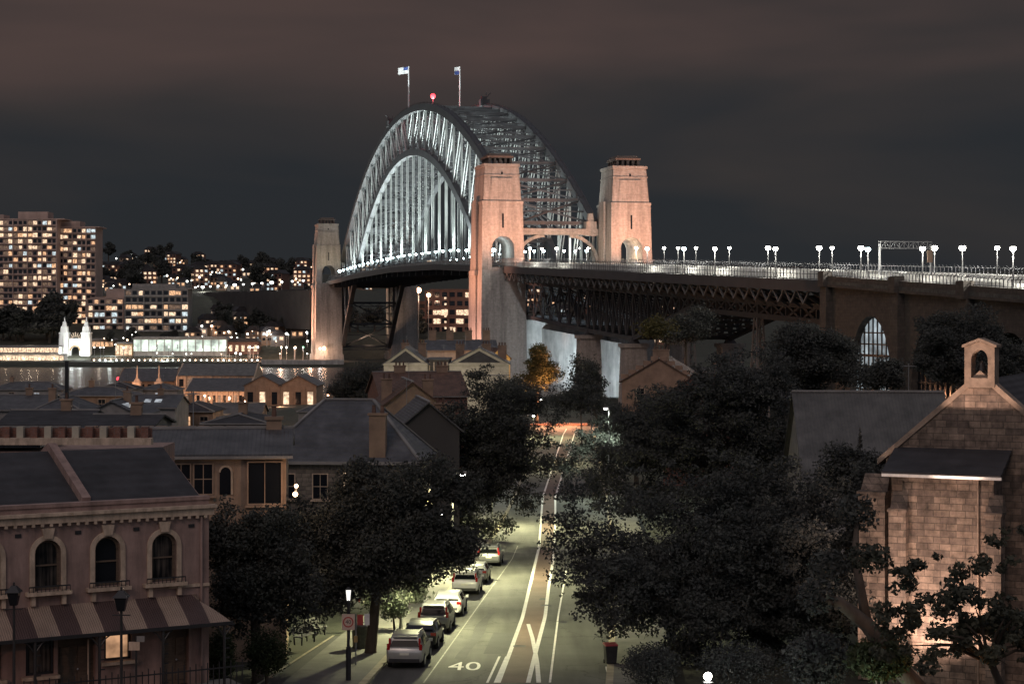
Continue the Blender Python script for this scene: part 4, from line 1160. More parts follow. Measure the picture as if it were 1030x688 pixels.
hall('small yellow lit hall left of the long pavilion', 116, 133, 346, 359, 1236, M['ochre'], M['grey'], 'w_warm', 4, (.15, .9), 1.2)
hall('low red brick building with square lit windows right of the pavilion', 229, 260, 344, 358.5, 1242, M['farbrick'], M['darkroof'], 'w_warm', 5, (.35, .78), 2.5, ww=.5)
hall('low tan shed with amber windows behind the gate', 92, 114, 342, 352, 1262, M['tan'], M['grey'], 'w_amber', 5, (.2, .8), 1)
hall('ferry terminal with long lit upper deck at the left edge', -6, 59, 349, 355, 1222, M['paleconc'], M['grey'], 'w_warm', 14, (.1, .85), .8, 12, 'ferry terminal', 'ferry_terminal', .9)
hall('lower floor hall of the ferry pier with warm glazing at the left edge', -6, 64, 357, 363.5, 1206, M['paleconc'], M['grey'], 'w_warm', 16, (.1, .85), .6, 10, 'ferry pier', 'ferry_pier', .9)
hall('dark cottage with a lit verandah among far trees, right of centre left', 236, 262, 321, 326, 1420, M['tan'], M['darkroof'], 'w_warm', 8, (.1, .8), 2)
for q in range(12):
    px = 6 + q * 5.2
    light('POINT', P(px, 361, 1203), 1100, (1, .78, .55), .5, name='pier_lamp_light') if q % 3 == 0 else None
jt = thing('boardwalk', 'long waterfront boardwalk on dark posts with small lights below', 'boardwalk', (0, 0, 0))
a, c = P(92, 0, 1196), P(262, 0, 1196)
MB().box(((a.x + c.x) / 2, 1200, 4.6), (c.x - a.x, 9, .5)).build('deck', M['wood'], jt)
mb = MB(); 
for k in range(36):
    x = a.x + (c.x - a.x) * k / 35; mb.bar((x, 1196, -1), (x, 1196, 4.4), .7)
mb.build('pile', M['wood'], jt)
mb = MB()
for k in range(36):
    x = a.x + (c.x - a.x) * k / 35; mb.bar((x, 1195.7, 4.8), (x, 1195.7, 6), .16)
mb.bar((a.x, 1195.7, 6), (c.x, 1195.7, 6), .2).build('rail', M['pole'], jt)
rd = random.Random(5)
bl = MB().ball((0, 0, 0), .75, 8).mesh('globe', M['lampfar'], True); bo = MB().ball((0, 0, 0), .75, 8).mesh('globe', M['lampfaro'], True)
bg_ = MB().ball((0, 0, 0), .9, 8).mesh('globe', M['lampgreen'], True); bred = MB().ball((0, 0, 0), .9, 8).mesh('globe', M['lampred'], True)
poleme = {h: MB().tube([(0, 0, 0), (0, 0, h - .5)], [.25, .15], 6).mesh('pole', M['pole']) for h in (4, 8)}
def far_lamp(x, Y, h, me, label, group, scale=1.0):
    p = thing('street_lamp', label, 'street lamp', (x, Y, gz(x, Y) if Y > 1165 or Y < 600 else 0), 0, group)
    link('pole', poleme[h], p); g = link('globe', me, p); g.location = (0, 0, h); g.scale = (scale,) * 3
    return p
for k in range(30):
    x = a.x + (c.x - a.x) * (k + .5) / 30
    p = thing('jetty_lamp', 'small white lamp hanging below the boardwalk' if k % 3 else 'small amber lamp hanging below the boardwalk', 'lamp', (x, 1195.3, 3.3), 0, 'lamps below the boardwalk')
    l_ = link('globe', bl if k % 3 else bo, p); l_.scale = (.7, .7, .7)
    MB().bar((0, 0, .3), (0, .4, 1.15), .12).build('bracket', M['pole'], p)
light('POINT', P(110, 362, 1190), 9000, (.9, 1, .95), 1, name='jetty_light'); light('POINT', P(165, 362, 1190), 9000, (.9, 1, .9), 1, name='jetty_light')
light('POINT', P(225, 362, 1190), 6000, (1, .8, .6), 1, name='jetty_light')

# shore road by the foot of the far tower, sodium lit
for px, py, Y, me, lab, sc_ in ((297, 350, 1215, bo, 'sodium street lamp on the far shore road, left of the distant tower', 1.1), (283, 351, 1225, bo, 'sodium street lamp on the far shore road, further left', .9),
                               (271, 340, 1260, bl, 'white street lamp above the far shore road', .9), (305, 346, 1220, bg_, 'green signal lamp beside the distant tower', .7), (326, 357, 1195, bo, 'large amber lamp at the foot of the distant tower', 1.7),
                               (322, 364, 1190, bl, 'white lamp low at the foot of the distant tower', .9), (213, 330, 1290, bo, 'amber lamp among the trees behind the pavilion', 1.2), (203, 330, 1290, bl, 'white lamp among the trees behind the pavilion', 1.0)):
    o = P(px, py, Y); p = far_lamp(o.x, Y, 8, me, lab, 'lamps on the far shore', sc_)
    light('POINT', (0, 0, 6.5), 3000 if me is bo else 1800, (1, .58, .36) if me is bo else (1, .95, .9), .8, parent=p)
for px, py, Y in ((282, 362, 1200), (312, 366, 1185), (262, 362, 1200)):
    o = P(px, py, Y); light('POINT', (o.x, o.y, 8), 12000, (1, .55, .36), 1, name='shore_road_light')
sw_ = thing('sea_wall', 'sodium lit sea wall below the foot of the distant tower', 'wall', (0, 0, 0))
a, c = P(262, 0, 1160), P(345, 0, 1160)
MB().box(((a.x + c.x) / 2, 1166, 1.5), (c.x - a.x, 3, 5.5)).build('wall', M['paleconc'], sw_)

for k in range(64):
    px = rd.uniform(92, 318); Y = rd.uniform(1206, 1262)
    far_lamp((px - 515) / F * Y, Y, rd.choice((4, 8)), rd.choice((bl, bl, bo)), 'small lamp among the waterfront buildings', 'waterfront lamps', rd.choice((.45, .6, .9)))
for px, py, Y in ((100, 352, 1228), (150, 360, 1215), (205, 360, 1215), (245, 360, 1222), (30, 345, 1240)):
    light('POINT', P(px, py, Y), 3800, (1, .85, .66), .6, name='waterfront_light')

for q, (px, py, Y) in enumerate(((150, 408, 300), (176, 402, 380), (196, 410, 318), (226, 408, 360), (246, 404, 420), (120, 400, 420), (206, 398, 480), (262, 418, 300), (330, 398, 470), (352, 412, 380))):
    o = P(px, py, Y); g_ = gz(o.x, Y)
    p = thing('yard_lamp', 'small amber lamp glowing among the dark harbour rooftops', 'lamp', (o.x, Y, g_), 0, 'amber lamps among the rooftops')
    MB().tube([(0, 0, 0), (0, 0, o.z - g_ - .15)], .06, 6).build('pole', M['pole'], p); MB().ball((0, 0, o.z - g_), .26, 8).build('globe', M['lampo'], p, True)
    light('POINT', (0, -.5, o.z - g_ - .2), 420, (1, .58, .32), .2, parent=p)

# houses and lamps scattered over the far hill
hk = []
def far_house(kind):
    W, D, H = ((11, 10, 7), (16, 12, 15), (9, 9, 5))[kind]
    wl = MB().box((0, D / 2, H / 2 - 3), (W, D, H + 6)).mesh('wall', (M['tan'], M['farbrick'], M['grey'])[kind])
    rf = MB().prism([(-W / 2 - .5, H), (W / 2 + .5, H), (W * .2, H + 3.5), (-W * .2, H + 3.5)], -.5, D + .5).mesh('roof', M['darkroof'])
    ws = []
    nx, nz = ((3, 2), (4, 4), (2, 1))[kind]
    for i in range(nx):
        for j in range(nz):
            ws.append(MB().box((-W / 2 + (i + .5) * W / nx, -.06, (j + .5) * H / nz + .2), (W / nx * .55, .12, H / nz * .5)))
    return wl, rf, ws
kinds = [far_house(k) for k in range(3)]
wmesh = {(k, i, m): w.mesh('window', M[m]) for k in range(3) for i, w in enumerate(kinds[k][2]) for m in ('w_warm', 'w_cool', 'w_amber', 'glass')}
def put_house(x, Y, kind):
    lab = ('cream house with lit windows on the dark far hill', 'brick apartment block with lit windows on the dark far hill', 'small grey cottage with lit windows on the dark far hill')[kind]
    p = thing(('house', 'apartment_block', 'cottage')[kind], lab, ('house', 'apartment block', 'cottage')[kind], (x, Y, gz(x, Y)), rd.uniform(-.5, .5), 'buildings scattered over the far hill')
    link('wall', kinds[kind][0], p); link('roof', kinds[kind][1], p)
    for i in range(len(kinds[kind][2])):
        m = rd.choices(('w_warm', 'w_cool', 'w_amber', 'glass'), (3, 1.2, 1.6, 3.2))[0]
        link('window', wmesh[(kind, i, m)], p)
for k in range(104):
    px = rd.uniform(98, 322); Y = rd.uniform(1560, 2380)
    if k > 92: px = rd.uniform(335, 400); Y = rd.uniform(1700, 2300)
    put_house((px - 515) / F * Y, Y, rd.choices((0, 1, 2), (3, 2, 3))[0])
for k in range(24):
    px = rd.uniform(192, 318); Y = rd.uniform(1262, 1420); put_house((px - 515) / F * Y, Y, rd.choice((0, 2)))
for k in range(16):
    px = rd.uniform(532, 690); Y = rd.uniform(1290, 1600); put_house((px - 515) / F * Y, Y, rd.choice((0, 1, 2)))
for k in range(84):
    px = rd.uniform(100, 325); Y = rd.uniform(1500, 2350)
    far_lamp((px - 515) / F * Y, Y, 8, bl if rd.random() < .7 else bo, 'white street lamp on the far hill' if k % 3 else 'faint street lamp on the far hill', 'lamps on the far hill', rd.choice((.7, .9, 1.2)))
o = P(196, 268, 2100); far_lamp(o.x, 2100, 8, bl, 'brightest white lamp on the skyline of the far hill', None, 2.4)
for k in range(10):
    px = rd.uniform(530, 680); Y = rd.uniform(1260, 1500)
    far_lamp((px - 515) / F * Y, Y, 8, bl if rd.random() < .5 else bo, 'lamp on the far shore seen beneath the approach spans', 'lamps seen beneath the approach', rd.choice((.7, 1.0)))
for px, py, Y in ((421, 292, 1255), (431, 297, 1258)):
    o = P(px, py, Y); p = thing('street_lamp', 'large amber lamp under the bridge deck' if px < 425 else 'smaller amber lamp under the bridge deck, lower right', 'street lamp', (o.x, Y, gz(o.x, Y)))
    MB().tube([(0, 0, 0), (0, 0, o.z - gz(o.x, Y) - .6)], [.4, .2], 6).build('pole', M['pole'], p)
    g = MB().ball((0, 0, o.z - gz(o.x, Y)), 1.8 if px < 425 else 1.3, 10).build('globe', M['lampo'], p, True)
    light('POINT', (0, -3, o.z - gz(o.x, Y) - 2), 16000, (1, .6, .4), 1, parent=p)

# ------------------------------------------------------------------ wharf sheds on the near shore
def shed(label, px, py_base, Y, W, D, H, rh, rz, wm, rm, clere=False, lit=None, nb=6, name='wharf_shed'):
    o = P(px, py_base, Y)
    p = thing(name, label, 'wharf shed', (o.x, Y, o.z), rz)
    MB().box((0, D / 2, H / 2 - 4), (W, D, H + 8)).prism([(-W / 2, H), (W / 2, H), (0, H + rh)], .05, D - .05).build('wall', wm, p)
    rf = MB()
    for s in (-1, 1):
        L_ = math.hypot(W / 2 + .5, rh * (W / 2 + .5) / (W / 2))
        rf.bar((s * (W / 2 + .5), D / 2, H + .18 - rh * .5 / (W / 2)), (0, D / 2, H + rh + .18), D + .8, .25, up=(0, 0, 1))
    rf.build('roof', rm, p)
    for k in range(nb):
        x = -W / 2 + (k + .5) * W / nb
        w_ = MB().box((x, -.08, H * .5), (W / nb * .45, .14, H * .5)); f = w_.build('window', M[lit[k % len(lit)]] if lit else M['glass'], p)
        MB().box((x + W / nb * .5, -.14, H / 2), (.4, .25, H)).build('pilaster', wm, p) if k < nb - 1 else None
    return p
# the long shed lies across the view: turn it so its side faces us
def longshed(label, px0, px1, ytop, yeave, ybase, Y, D, wm, rm, nb, lit, name='wharf_shed'):
    a, c = P(px0, ybase, Y), P(px1, ybase, Y); W = c.x - a.x
    He = P(0, yeave, Y).z - a.z; Hr = P(0, ytop, Y + D / 2).z - a.z
    p = thing(name, label, 'wharf shed', ((a.x + c.x) / 2, Y, a.z))
    wl = MB().box((0, D / 2, He / 2 - 3), (W, D, He + 6))
    for s in (-1, 1):
        x = s * (W / 2 - .2)
        wl.add([(x - .25, 0, He), (x + .25, 0, He), (x - .25, D, He), (x + .25, D, He), (x - .25, D / 2, Hr + .5), (x + .25, D / 2, Hr + .5)], [(0, 1, 5, 4), (2, 4, 5, 3), (0, 4, 2), (1, 3, 5), (0, 2, 3, 1)])
    wl.build('wall', wm, p)
    rf = MB()
    rf.bar((0, -.6, He + .15), (0, D / 2, Hr + .15), W - .6, .22, up=(0, 0, 1)); rf.bar((0, D + .6, He + .15), (0, D / 2, Hr + .15), W - .6, .22, up=(0, 0, 1))
    rf.build('roof', rm, p)
    for k in range(nb):
        x = -W / 2 + (k + .5) * W / nb
        f = MB().box((x, -.08, He * .52), (W / nb * .5, .14, He * .55)).build('window', M[lit[k % len(lit)]], p)
    for k in range(nb + 1): MB().box((-W / 2 + k * W / nb, -.25, He / 2), (.5, .4, He)).build('pilaster', wm, p)
    return p
longshed('long wharf shed with pale roof and lit cream gable, front of the water', 178, 256, 366.5, 378.5, 392, 640, 22, M['cream'], M['ironlite'], 9, ['glass', 'w_dim'])
longshed('lower wharf shed with dark roof and row of lit columns, before the pale roofed shed', 186, 250, 381, 394, 412, 585, 26, M['cream'], M['iron'], 12, ['w_dim', 'glass', 'glass'])
longshed('low dark wharf roof with two pinnacles, left of the long shed', 118, 176, 371, 384, 396, 655, 20, M['tan'], M['iron'], 8, ['glass', 'glass', 'w_dim'])
for px in (138, 160):
    o = P(px, 384, 648); p = thing('roof_pinnacle', 'pale pointed finial on the wharf roof, %s of the two' % ('left' if px < 150 else 'right'), 'pinnacle', o)
    MB().frustum(-6, 1.4, 1.4, 0, 1.4, 1.4).frustum(0, 1.1, 1.1, 1.2, .5, .5).frustum(1.2, .35, .35, 5.6, .12, .12).build('spire', M['cream'], p)
shed('left of two gabled brick wharf fronts with lit windows', 264, 413, 545, 10.5, 20, 7.2, 2.8, 0, M['tan'], M['iron'], lit=['glass', 'w_warm', 'glass'], nb=3)
shed('right of two gabled brick wharf fronts with lit windows', 300, 413, 545, 10.5, 20, 7.2, 2.8, 0, M['tan'], M['iron'], lit=['w_warm', 'glass', 'w_warm'], nb=3)
shed('flat fronted link between the two gabled wharf fronts', 282, 413, 549, 8, 16, 5.8, 1.4, 0, M['tan'], M['iron'], lit=['glass', 'w_warm'], nb=2)
for px, py, Y, e_ in ((150, 392, 630, 5000), (215, 405, 570, 5200), (240, 405, 570, 4200), (178, 395, 615, 3500), (282, 408, 530, 2600), (125, 392, 640, 3000), (196, 405, 570, 4000)):
    light('POINT', P(px, py, Y), e_, (1, .52, .30), .5, name='wharf_lamp_light')
p = thing('channel_marker', 'small red navigation light above the water by the wharf', 'marker', (P(119, 383, 700).x, 700, 0))
hz = P(119, 381, 700).z; MB().tube([(0, 0, -2), (0, 0, hz - .5)], [.3, .2], 6).build('pole', M['pole'], p); MB().ball((0, 0, hz), .7, 8).build('red_lamp', M['lampred'], p, True)

# ------------------------------------------------------------------ houses
def window_unit(parent, x, y, z, w, h, pane, frame=None, bars=(1, 1), sill=True, depth=.10):
    fr = MB(); t_ = .07
    fr.box((x, y - depth / 2, z - h / 2 - t_ / 2), (w + 2 * t_, depth, t_)).box((x, y - depth / 2, z + h / 2 + t_ / 2), (w + 2 * t_, depth, t_))
    for s in (-1, 1): fr.box((x + s * (w / 2 + t_ / 2), y - depth / 2, z), (t_, depth, h))
    for i in range(1, bars[0] + 1): fr.box((x - w / 2 + w * i / (bars[0] + 1), y - depth * .35, z), (.04, depth * .6, h))
    for i in range(1, bars[1] + 1): fr.box((x, y - depth * .34, z - h / 2 + h * i / (bars[1] + 1)), (w, depth * .56, .045))
    f = fr.build('window', frame or M['cream'], parent)
    MB().box((x, y - .03, z), (w, .05, h)).build('pane', M[pane], f)
    if sill: MB().box((x, y - .12, z - h / 2 - .14), (w + .35, .24, .11)).build('sill', frame or M['cream'], f)
    return f

def roof_mb(kind, W, D, H, rh, ov=.35, t_=.16):
    rf = MB()
    a, c = W / 2 + ov, D / 2 + ov
    if kind == 'hip':
        k = min(a, c) * .85
        r = [(-a + k, 0), (a - k, 0)] if a > c else [(0, -c + k), (0, c - k)]
        vs = [(-a, -c, H), (a, -c, H), (a, c, H), (-a, c, H), (r[0][0], r[0][1], H + rh), (r[1][0], r[1][1], H + rh), (-a, -c, H - t_), (a, -c, H - t_), (a, c, H - t_), (-a, c, H - t_)]
        fs = [(0, 1, 5, 4), (2, 3, 4, 5), (1, 2, 5), (3, 0, 4)] if a > c else [(0, 1, 4), (1, 2, 5, 4), (2, 3, 5), (3, 0, 4, 5)]
        rf.add(vs, fs + [(9, 8, 7, 6), (0, 6, 7, 1), (1, 7, 8, 2), (2, 8, 9, 3), (3, 9, 6, 0)])
        rf.v = [(x, y + D / 2, z) for x, y, z in rf.v]
    elif kind == 'gable_x':     # ridge runs left-right
        dz = rh * ov / (D / 2)
        rf.prism([(-c, H - dz), (-c, H - dz + t_), (0, H + rh + t_), (c, H - dz + t_), (c, H - dz), (0, H + rh + .004)], -a, a)
        rf.v = [(y, x + D / 2, z) for x, y, z in rf.v]
    elif kind == 'gable_y':
        dz = rh * ov / (W / 2)
        rf.prism([(-a, H - dz), (-a, H - dz + t_), (0, H + rh + t_), (a, H - dz + t_), (a, H - dz), (0, H + rh + .004)], -ov, D + ov)
    else:
        rf.box((0, D / 2, H + .1), (W + .3, D + .3, .25))
    return rf

def house(label, px0, px1, yeave, Y, D, rh, kind, wm, rm, rz=0, wins=(), chim=(), name='terrace_house', base=None, frame=None, chimmat='tan', fascia=None, ov=.35):
    W = (px1 - px0) / F * Y / math.cos(rz)
    x0 = (px0 + px1) / 2; o = P(x0, yeave, Y)
    g = (gz(o.x, Y) if base is None else base) - .6
    H = o.z - g
    p = thing(name, label, 'house', (o.x, Y, g), rz)
    wl = MB().box((0, D / 2, H / 2), (W, D, H))
    if kind == 'gable_x':
        wl.prism([(0.02, H), (D - .02, H), (D / 2, H + rh)], -W / 2, W / 2); b0 = len(wl.v) - 6
        wl.v[b0:] = [(y, x, z) for x, y, z in wl.v[b0:]]
    elif kind == 'gable_y':
        wl.prism([(-W / 2, H), (W / 2, H), (0, H + rh)], 0.0, D)
    wl.build('wall', wm, p)
    roof = roof_mb(kind, W, D, H, rh, ov).build('roof', rm, p)
    if kind == 'gable_x': MB().bar((-W / 2 - ov, D / 2, H + rh + .19), (W / 2 + ov, D / 2, H + rh + .19), .3, .12).build('ridge_cap', M['grey'], roof)
    elif kind == 'gable_y': MB().bar((0, -ov, H + rh + .19), (0, D + ov, H + rh + .19), .3, .12).build('ridge_cap', M['grey'], roof)
    elif kind == 'hip':
        a, c = W / 2 + ov, D / 2 + ov; k = min(a, c) * .85
        r0, r1 = ((-a + k, D / 2, H + rh + .05), (a - k, D / 2, H + rh + .05)) if a > c else ((0, D / 2 - c + k, H + rh + .05), (0, D / 2 + c - k, H + rh + .05))
        rc = MB().bar(r0, r1, .28, .12)
        for q, (ex, ey) in ((r0, (-a, D / 2 - c)), (r1, (a, D / 2 - c) if a > c else (-a, D / 2 + c)), (r0, (-a, D / 2 + c) if a > c else (a, D / 2 - c)), (r1, (a, D / 2 + c))): rc.bar(q, (ex, ey, H + .04), .24, .1)
        rc.build('ridge_cap', M['grey'], roof)
    if kind != 'flat' and not fascia: MB().box((0, -ov - .07, H - (.02 if kind == 'hip' else rh * ov / (D / 2) if kind == 'gable_x' else -5)), (W + 2 * ov, .12, .14)).build('gutter', M['grey'], p) if kind != 'gable_y' else None
    if random.random() < .45:
        ax, ay = random.uniform(-.3, .3) * W, D * .5; az = H + rh * .6
        an = MB().tube([(ax, ay, az), (ax, ay, az + rh * .4 + 2.2)], .03, 5)
        for q in range(4): an.bar((ax - .5 + .1 * q, ay - .5 + .33 * q, az + rh * .4 + 2.0), (ax + .5 - .1 * q, ay - .5 + .33 * q, az + rh * .4 + 2.0), .025)
        an.bar((ax, ay - .6, az + rh * .4 + 2.0), (ax, ay + .6, az + rh * .4 + 2.0), .03).build('aerial', M['pole'], roof)
    if fascia: MB().box((0, -ov - .06, H - .02), (W + 2 * ov, .1, .22)).build('gutter', fascia, p)
    for u, v, cw_, ch_ in chim:
        zt = H + ch_
        MB().box((u * W, v * D, zt / 2 + H / 2 - .5), (cw_, .7, zt - H + 1)).box((u * W, v * D, zt + .08), (cw_ + .2, .9, .16)).build('chimney', M[chimmat], roof)
        for k in range(max(1, int(cw_ / .5))):
            MB().lathe([(.14, 0), (.11, .5), (.14, .55)], (u * W - cw_ / 2 + (k + .5) * cw_ / max(1, int(cw_ / .5)), v * D, zt + .16), 8).build('chimney_pot', M['tile'], roof)
    for wn in wins:
        u, zz, w_, h_, pn = wn[:5]
        window_unit(p, u * W, 0, H - zz, w_, h_, pn, frame or M['cream'])
    return p

# --- rose rendered terrace at the lower left
T0 = thing('terrace_building', 'rose rendered terrace with three arched windows over a striped awning', 'building', (-12.28, 76, 15.4), R(30))
LW = 17.0
wx = (-1.9, -4.22, -6.6, -8.95, -11.3)
holes = [arch(x, 1.04, 5.95, 7.9, 12) for x in wx]
holes += [rect(-4.35, -3.25, 3.0, 4.35), rect(-7.45, -6.35, 2.7, 4.3), rect(-1.95, -.85, 1.75, 4.35), rect(-6.2, -4.7, 1.75, 4.4), rect(-9.6, -8.4, 2.7, 4.3), rect(-12.5, -11.0, 1.75, 4.4)]
plate(rect(-LW, 0, 0, 9.15), holes, 0, .38).build('front_wall', M['pink'], T0)
mb = MB().box((-.19, 5.2, 4.5), (.38, 9.6, 9)).prism([(.4, 9.0), (9.8, 9.0), (5.0, 10.75)], -.36, -.02)
b0 = len(mb.v) - 6; mb.v[b0:] = [(y, x, z) for x, y, z in mb.v[b0:]]
mb.build('side_wall', M['pink'], T0)
MB().box((-LW / 2, 9.8, 4.5), (LW, .38, 9)).build('rear_wall', M['pink'], T0)
MB().box((-LW / 2, 3.0, 4.3), (LW - .8, .15, 8.4)).build('partition', M['grey'], T0)
mb = MB().box((-LW / 2 + .08, -.10, 8.68), (LW + .16, .2, .28)).box((-LW / 2 + .1, -.16, 8.89), (LW + .3, .34, .12))
mb.build('cornice', M['cream'], T0)
mb = MB()
for k in range(48): mb.box((-.2 - k * .35, -.13, 8.48), (.12, .14, .11))
tag(mb.build('dentil', M['cream'], T0), kind='stuff')
MB().box((-LW / 2, .17, 9.22), (LW + .06, .46, .14)).build('parapet_coping', M['pink'], T0)
MB().box((-.85, -.04, 5.72), (1.7, .08, .12)).build('string_course', M['cream'], T0)
rf = roof_mb('gable_x', LW - .5, 9.2, 9.0, 1.8, .1); rf.v = [(x - LW / 2, y + .5, z) for x, y, z in rf.v]
rfo = rf.build('roof', M['darkroof'], T0)
for x in (-4.95, -10.5):
    mb = MB()
    for s in (0, 1):
        y0, y1 = (.4, 5.1) if s == 0 else (9.8, 5.1)
        mb.bar((x, y0, 9.25), (x, y1, 11.1), .34, .4)
    mb.build('fire_wall', M['pink'] if x < -1 else M['pink'], rfo)
for i, x in enumerate(wx):
    sur = MB(); a0 = arch(x, 1.04, 5.95, 7.9, 12); a1 = arch(x, 1.42, 5.95, 8.09, 12)
    sp = plate(a1, [], -.07, -.002) if False else None
    n = len(a0) - 2
    inn, outn = a0[1:], a1[1:]
    inn = inn + [a0[0]]; outn = outn + [a1[0]]
    for k in range(len(inn) - 1):
        (xa, za), (xb, zb), (xc, zc), (xd, zd_) = inn[k], inn[k + 1], outn[k + 1], outn[k]
        sur.add([(xa, -.08, za), (xb, -.08, zb), (xc, -.08, zc), (xd, -.08, zd_), (xa, .12, za), (xb, .12, zb), (xc, -.001, zc), (xd, -.001, zd_)], [(0, 1, 2, 3), (0, 4, 5, 1), (3, 2, 6, 7), (0, 3, 7, 4), (1, 5, 6, 2)])
    fr = MB()
    fr.box((x, .2, 6.9), (1.02, .06, .06)).box((x, .2, 6.02), (1.04, .07, .1))
    for s in (-1, 1): fr.box((x + s * .47, .2, 6.65), (.09, .07, 1.4))
    for k in range(10):
        p0 = (x + .47 * math.cos(math.pi * k / 10), .2, 7.37 + .47 * math.sin(math.pi * k / 10)); p1 = (x + .47 * math.cos(math.pi * (k + 1) / 10), .2, 7.37 + .47 * math.sin(math.pi * (k + 1) / 10))
        fr.bar(p0, p1, .09, .07, up=(0, 1, 0))
    w_ = fr.build('window', M['wood'], T0)
    sur.build('surround', M['cream'], w_)
    MB().prism([(x - .16, 7.95), (x + .16, 7.95), (x + .25, 8.36), (x - .25, 8.36)], -.14, -.002).build('keystone', M['cream'], w_)
    MB().box((x, .25, 6.93), (1.0, .03, 1.95)).build('pane', M['curtain'] if i != 1 else M['glass'], w_)
    sl = MB().box((x, -.16, 5.86), (1.75, .36, .14))
    for s in (-1, 1): sl.box((x + s * .6, -.10, 5.6), (.16, .2, .4))
    sl.build('sill', M['cream'], w_)
    gr = MB(); gr.bar((x - .8, -.30, 6.14), (x + .8, -.30, 6.14), .05)
    for k in range(11): gr.bar((x - .8 + k * .16, -.30, 5.93), (x - .8 + k * .16, -.30, 6.14), .025)
    gr.build('window_guard', M['iron_black'], w_)
for x0, x1, z0, z1, pn, nm in ((-4.35, -3.25, 3.0, 4.35, 'w_shade', 'window'), (-7.45, -6.35, 2.7, 4.3, 'curtain', 'window'), (-9.6, -8.4, 2.7, 4.3, 'curtain', 'window')):
    x = (x0 + x1) / 2
    fr = MB()
    for s in (x0 + .05, x1 - .05): fr.box((s, .14, (z0 + z1) / 2), (.1, .1, z1 - z0))
    for s in (z0 + .04, z1 - .04): fr.box((x, .14, s), (x1 - x0, .1, .08))
    fr.box((x, .15, z0 + (z1 - z0) * .72), (x1 - x0, .06, .05))
    w_ = fr.build(nm, M['iron_black'], T0)
    MB().box((x, .2, (z0 + z1) / 2), (x1 - x0 - .1, .03, z1 - z0 - .1)).build('pane', M[pn], w_)
    MB().box((x, -.1, z0 - .09), (x1 - x0 + .35, .3, .13)).build('sill', M['cream'], w_)
for x0, x1 in ((-1.95, -.85), (-6.2, -4.7), (-12.5, -11.0)):
    d = MB(); x = (x0 + x1) / 2; z1 = 4.38
    d.box((x, .3, 1.75 + 1.28), (x1 - x0, .06, 2.55))
    for k in (-1, 1):
        for zz in (2.3, 3.3): d.box((x + k * (x1 - x0) * .23, .25, zz), ((x1 - x0) * .32, .05, .7))
    do = d.build('door', M['wood'], T0)
    MB().ball((x + .1, .22, 2.75), .045, 8).build('handle', M['rim'], do)
    if x < -4 and x > -7: MB().tube([(x + .3, -.5, 1.8), (x + .3, -.5, 4.0)], .035, 6).build('porch_rail', M['cream'], do)
for x in (-.75, -3.05, -5.4, -7.75): MB().box((x, -.01, 8.12), (.24, .05, .14)).build('wall_vent', M['iron_black'], T0)
MB().tube([(-.35, -.09, 1.8), (-.35, -.09, 8.5)], .05, 8).build('downpipe', M['pink'], T0)
# striped verandah awning, posts, iron fence
aw = thing('verandah_awning', 'striped curved iron awning along the rose terrace', 'awning', T0.location, R(30)) if False else None
k = 0
for i in range(20):
    x1 = .35 - i * .86; x0 = x1 - .86
    mb = MB(); n = 6
    for j in range(n + 1):
        u = j / n; y = -1.5 * u; z = 5.35 - .95 * (u ** .75) + .10 * math.sin(math.pi * u)
        hip = 0 if i else 1
        xr_ = x1 if i else (x1 - 1.1 * (1 - u))
        mb.v += [(x0, y, z), (xr_, y, z), (x0, y, z - .05), (xr_, y, z - .05)]
    for j in range(n):
        a = 4 * j; mb.f += [(a, a + 1, a + 5, a + 4), (a + 2, a + 6, a + 7, a + 3), (a, a + 4, a + 6, a + 2), (a + 1, a + 3, a + 7, a + 5)]
    mb.f += [(0, 2, 3, 1), (4 * n, 4 * n + 1, 4 * n + 3, 4 * n + 2)]
    mb.build('awning_panel', M['awn_dark'] if i % 2 else M['awn_pale'], T0)
mb = MB(); n = 6                      # hipped return of the awning at the corner
for j in range(n + 1):
    u = j / n; z = 5.35 - .95 * (u ** .75) + .10 * math.sin(math.pi * u)
    mb.v += [(-.75 + 1.1 * u, -1.5 * u, z - .004), (-.75 + 1.1 * u, .3, z - .004)]
mb.f = [(2 * j, 2 * j + 1, 2 * j + 3, 2 * j + 2) for j in range(n)]
mb.build('awning_panel', M['awn_dark'], T0)
MB().box((-LW / 2 + .2, -1.5, 4.33), (LW + .5, .1, .14)).build('awning_beam', M['iron_black'], T0)
for x in (.1, -2.45, -5.0, -7.5, -10.0, -12.6):
    mb = MB().tube([(x, -1.45, 1.75), (x, -1.45, 4.3)], .06, 8)
    for s in (-1, 1): mb.tube([(x, -1.45, 3.8), (x + s * .25, -1.45, 4.15), (x + s * .45, -1.45, 4.28)], .03, 5)
    for zz in np.arange(2.2, 4.2, .38): mb.box((x + .12, -1.45, zz), (.2, .03, .05))
    mb.build('awning_post', M['iron_black'], T0)
fc = thing('iron_fence', 'black iron picket fence before the rose terrace', 'fence', (-12.28, 76, 15.4), R(30))
mb = MB()
for kx in range(62):
    x = .4 - kx * .24; mb.bar((x, -2.6, 1.72), (x, -2.6, 2.95 if kx % 2 else 3.05), .035)
mb.build('picket', M['iron_black'], fc)
mb = MB()
for zz in (1.95, 2.8): mb.bar((.5, -2.6, zz), (-14.5, -2.6, zz), .05)
mb.build('rail', M['iron_black'], fc)
mb = MB().box((-8, -1.6, .6), (18, 4.0, 2.3)); mb.v = [tuple(Matrix.Translation((-12.28, 76, 15.4)) @ Matrix.Rotation(R(30), 4, 'Z') @ Vector(v)) for v in mb.v]
structure(mb, 'forecourt', M['path'])

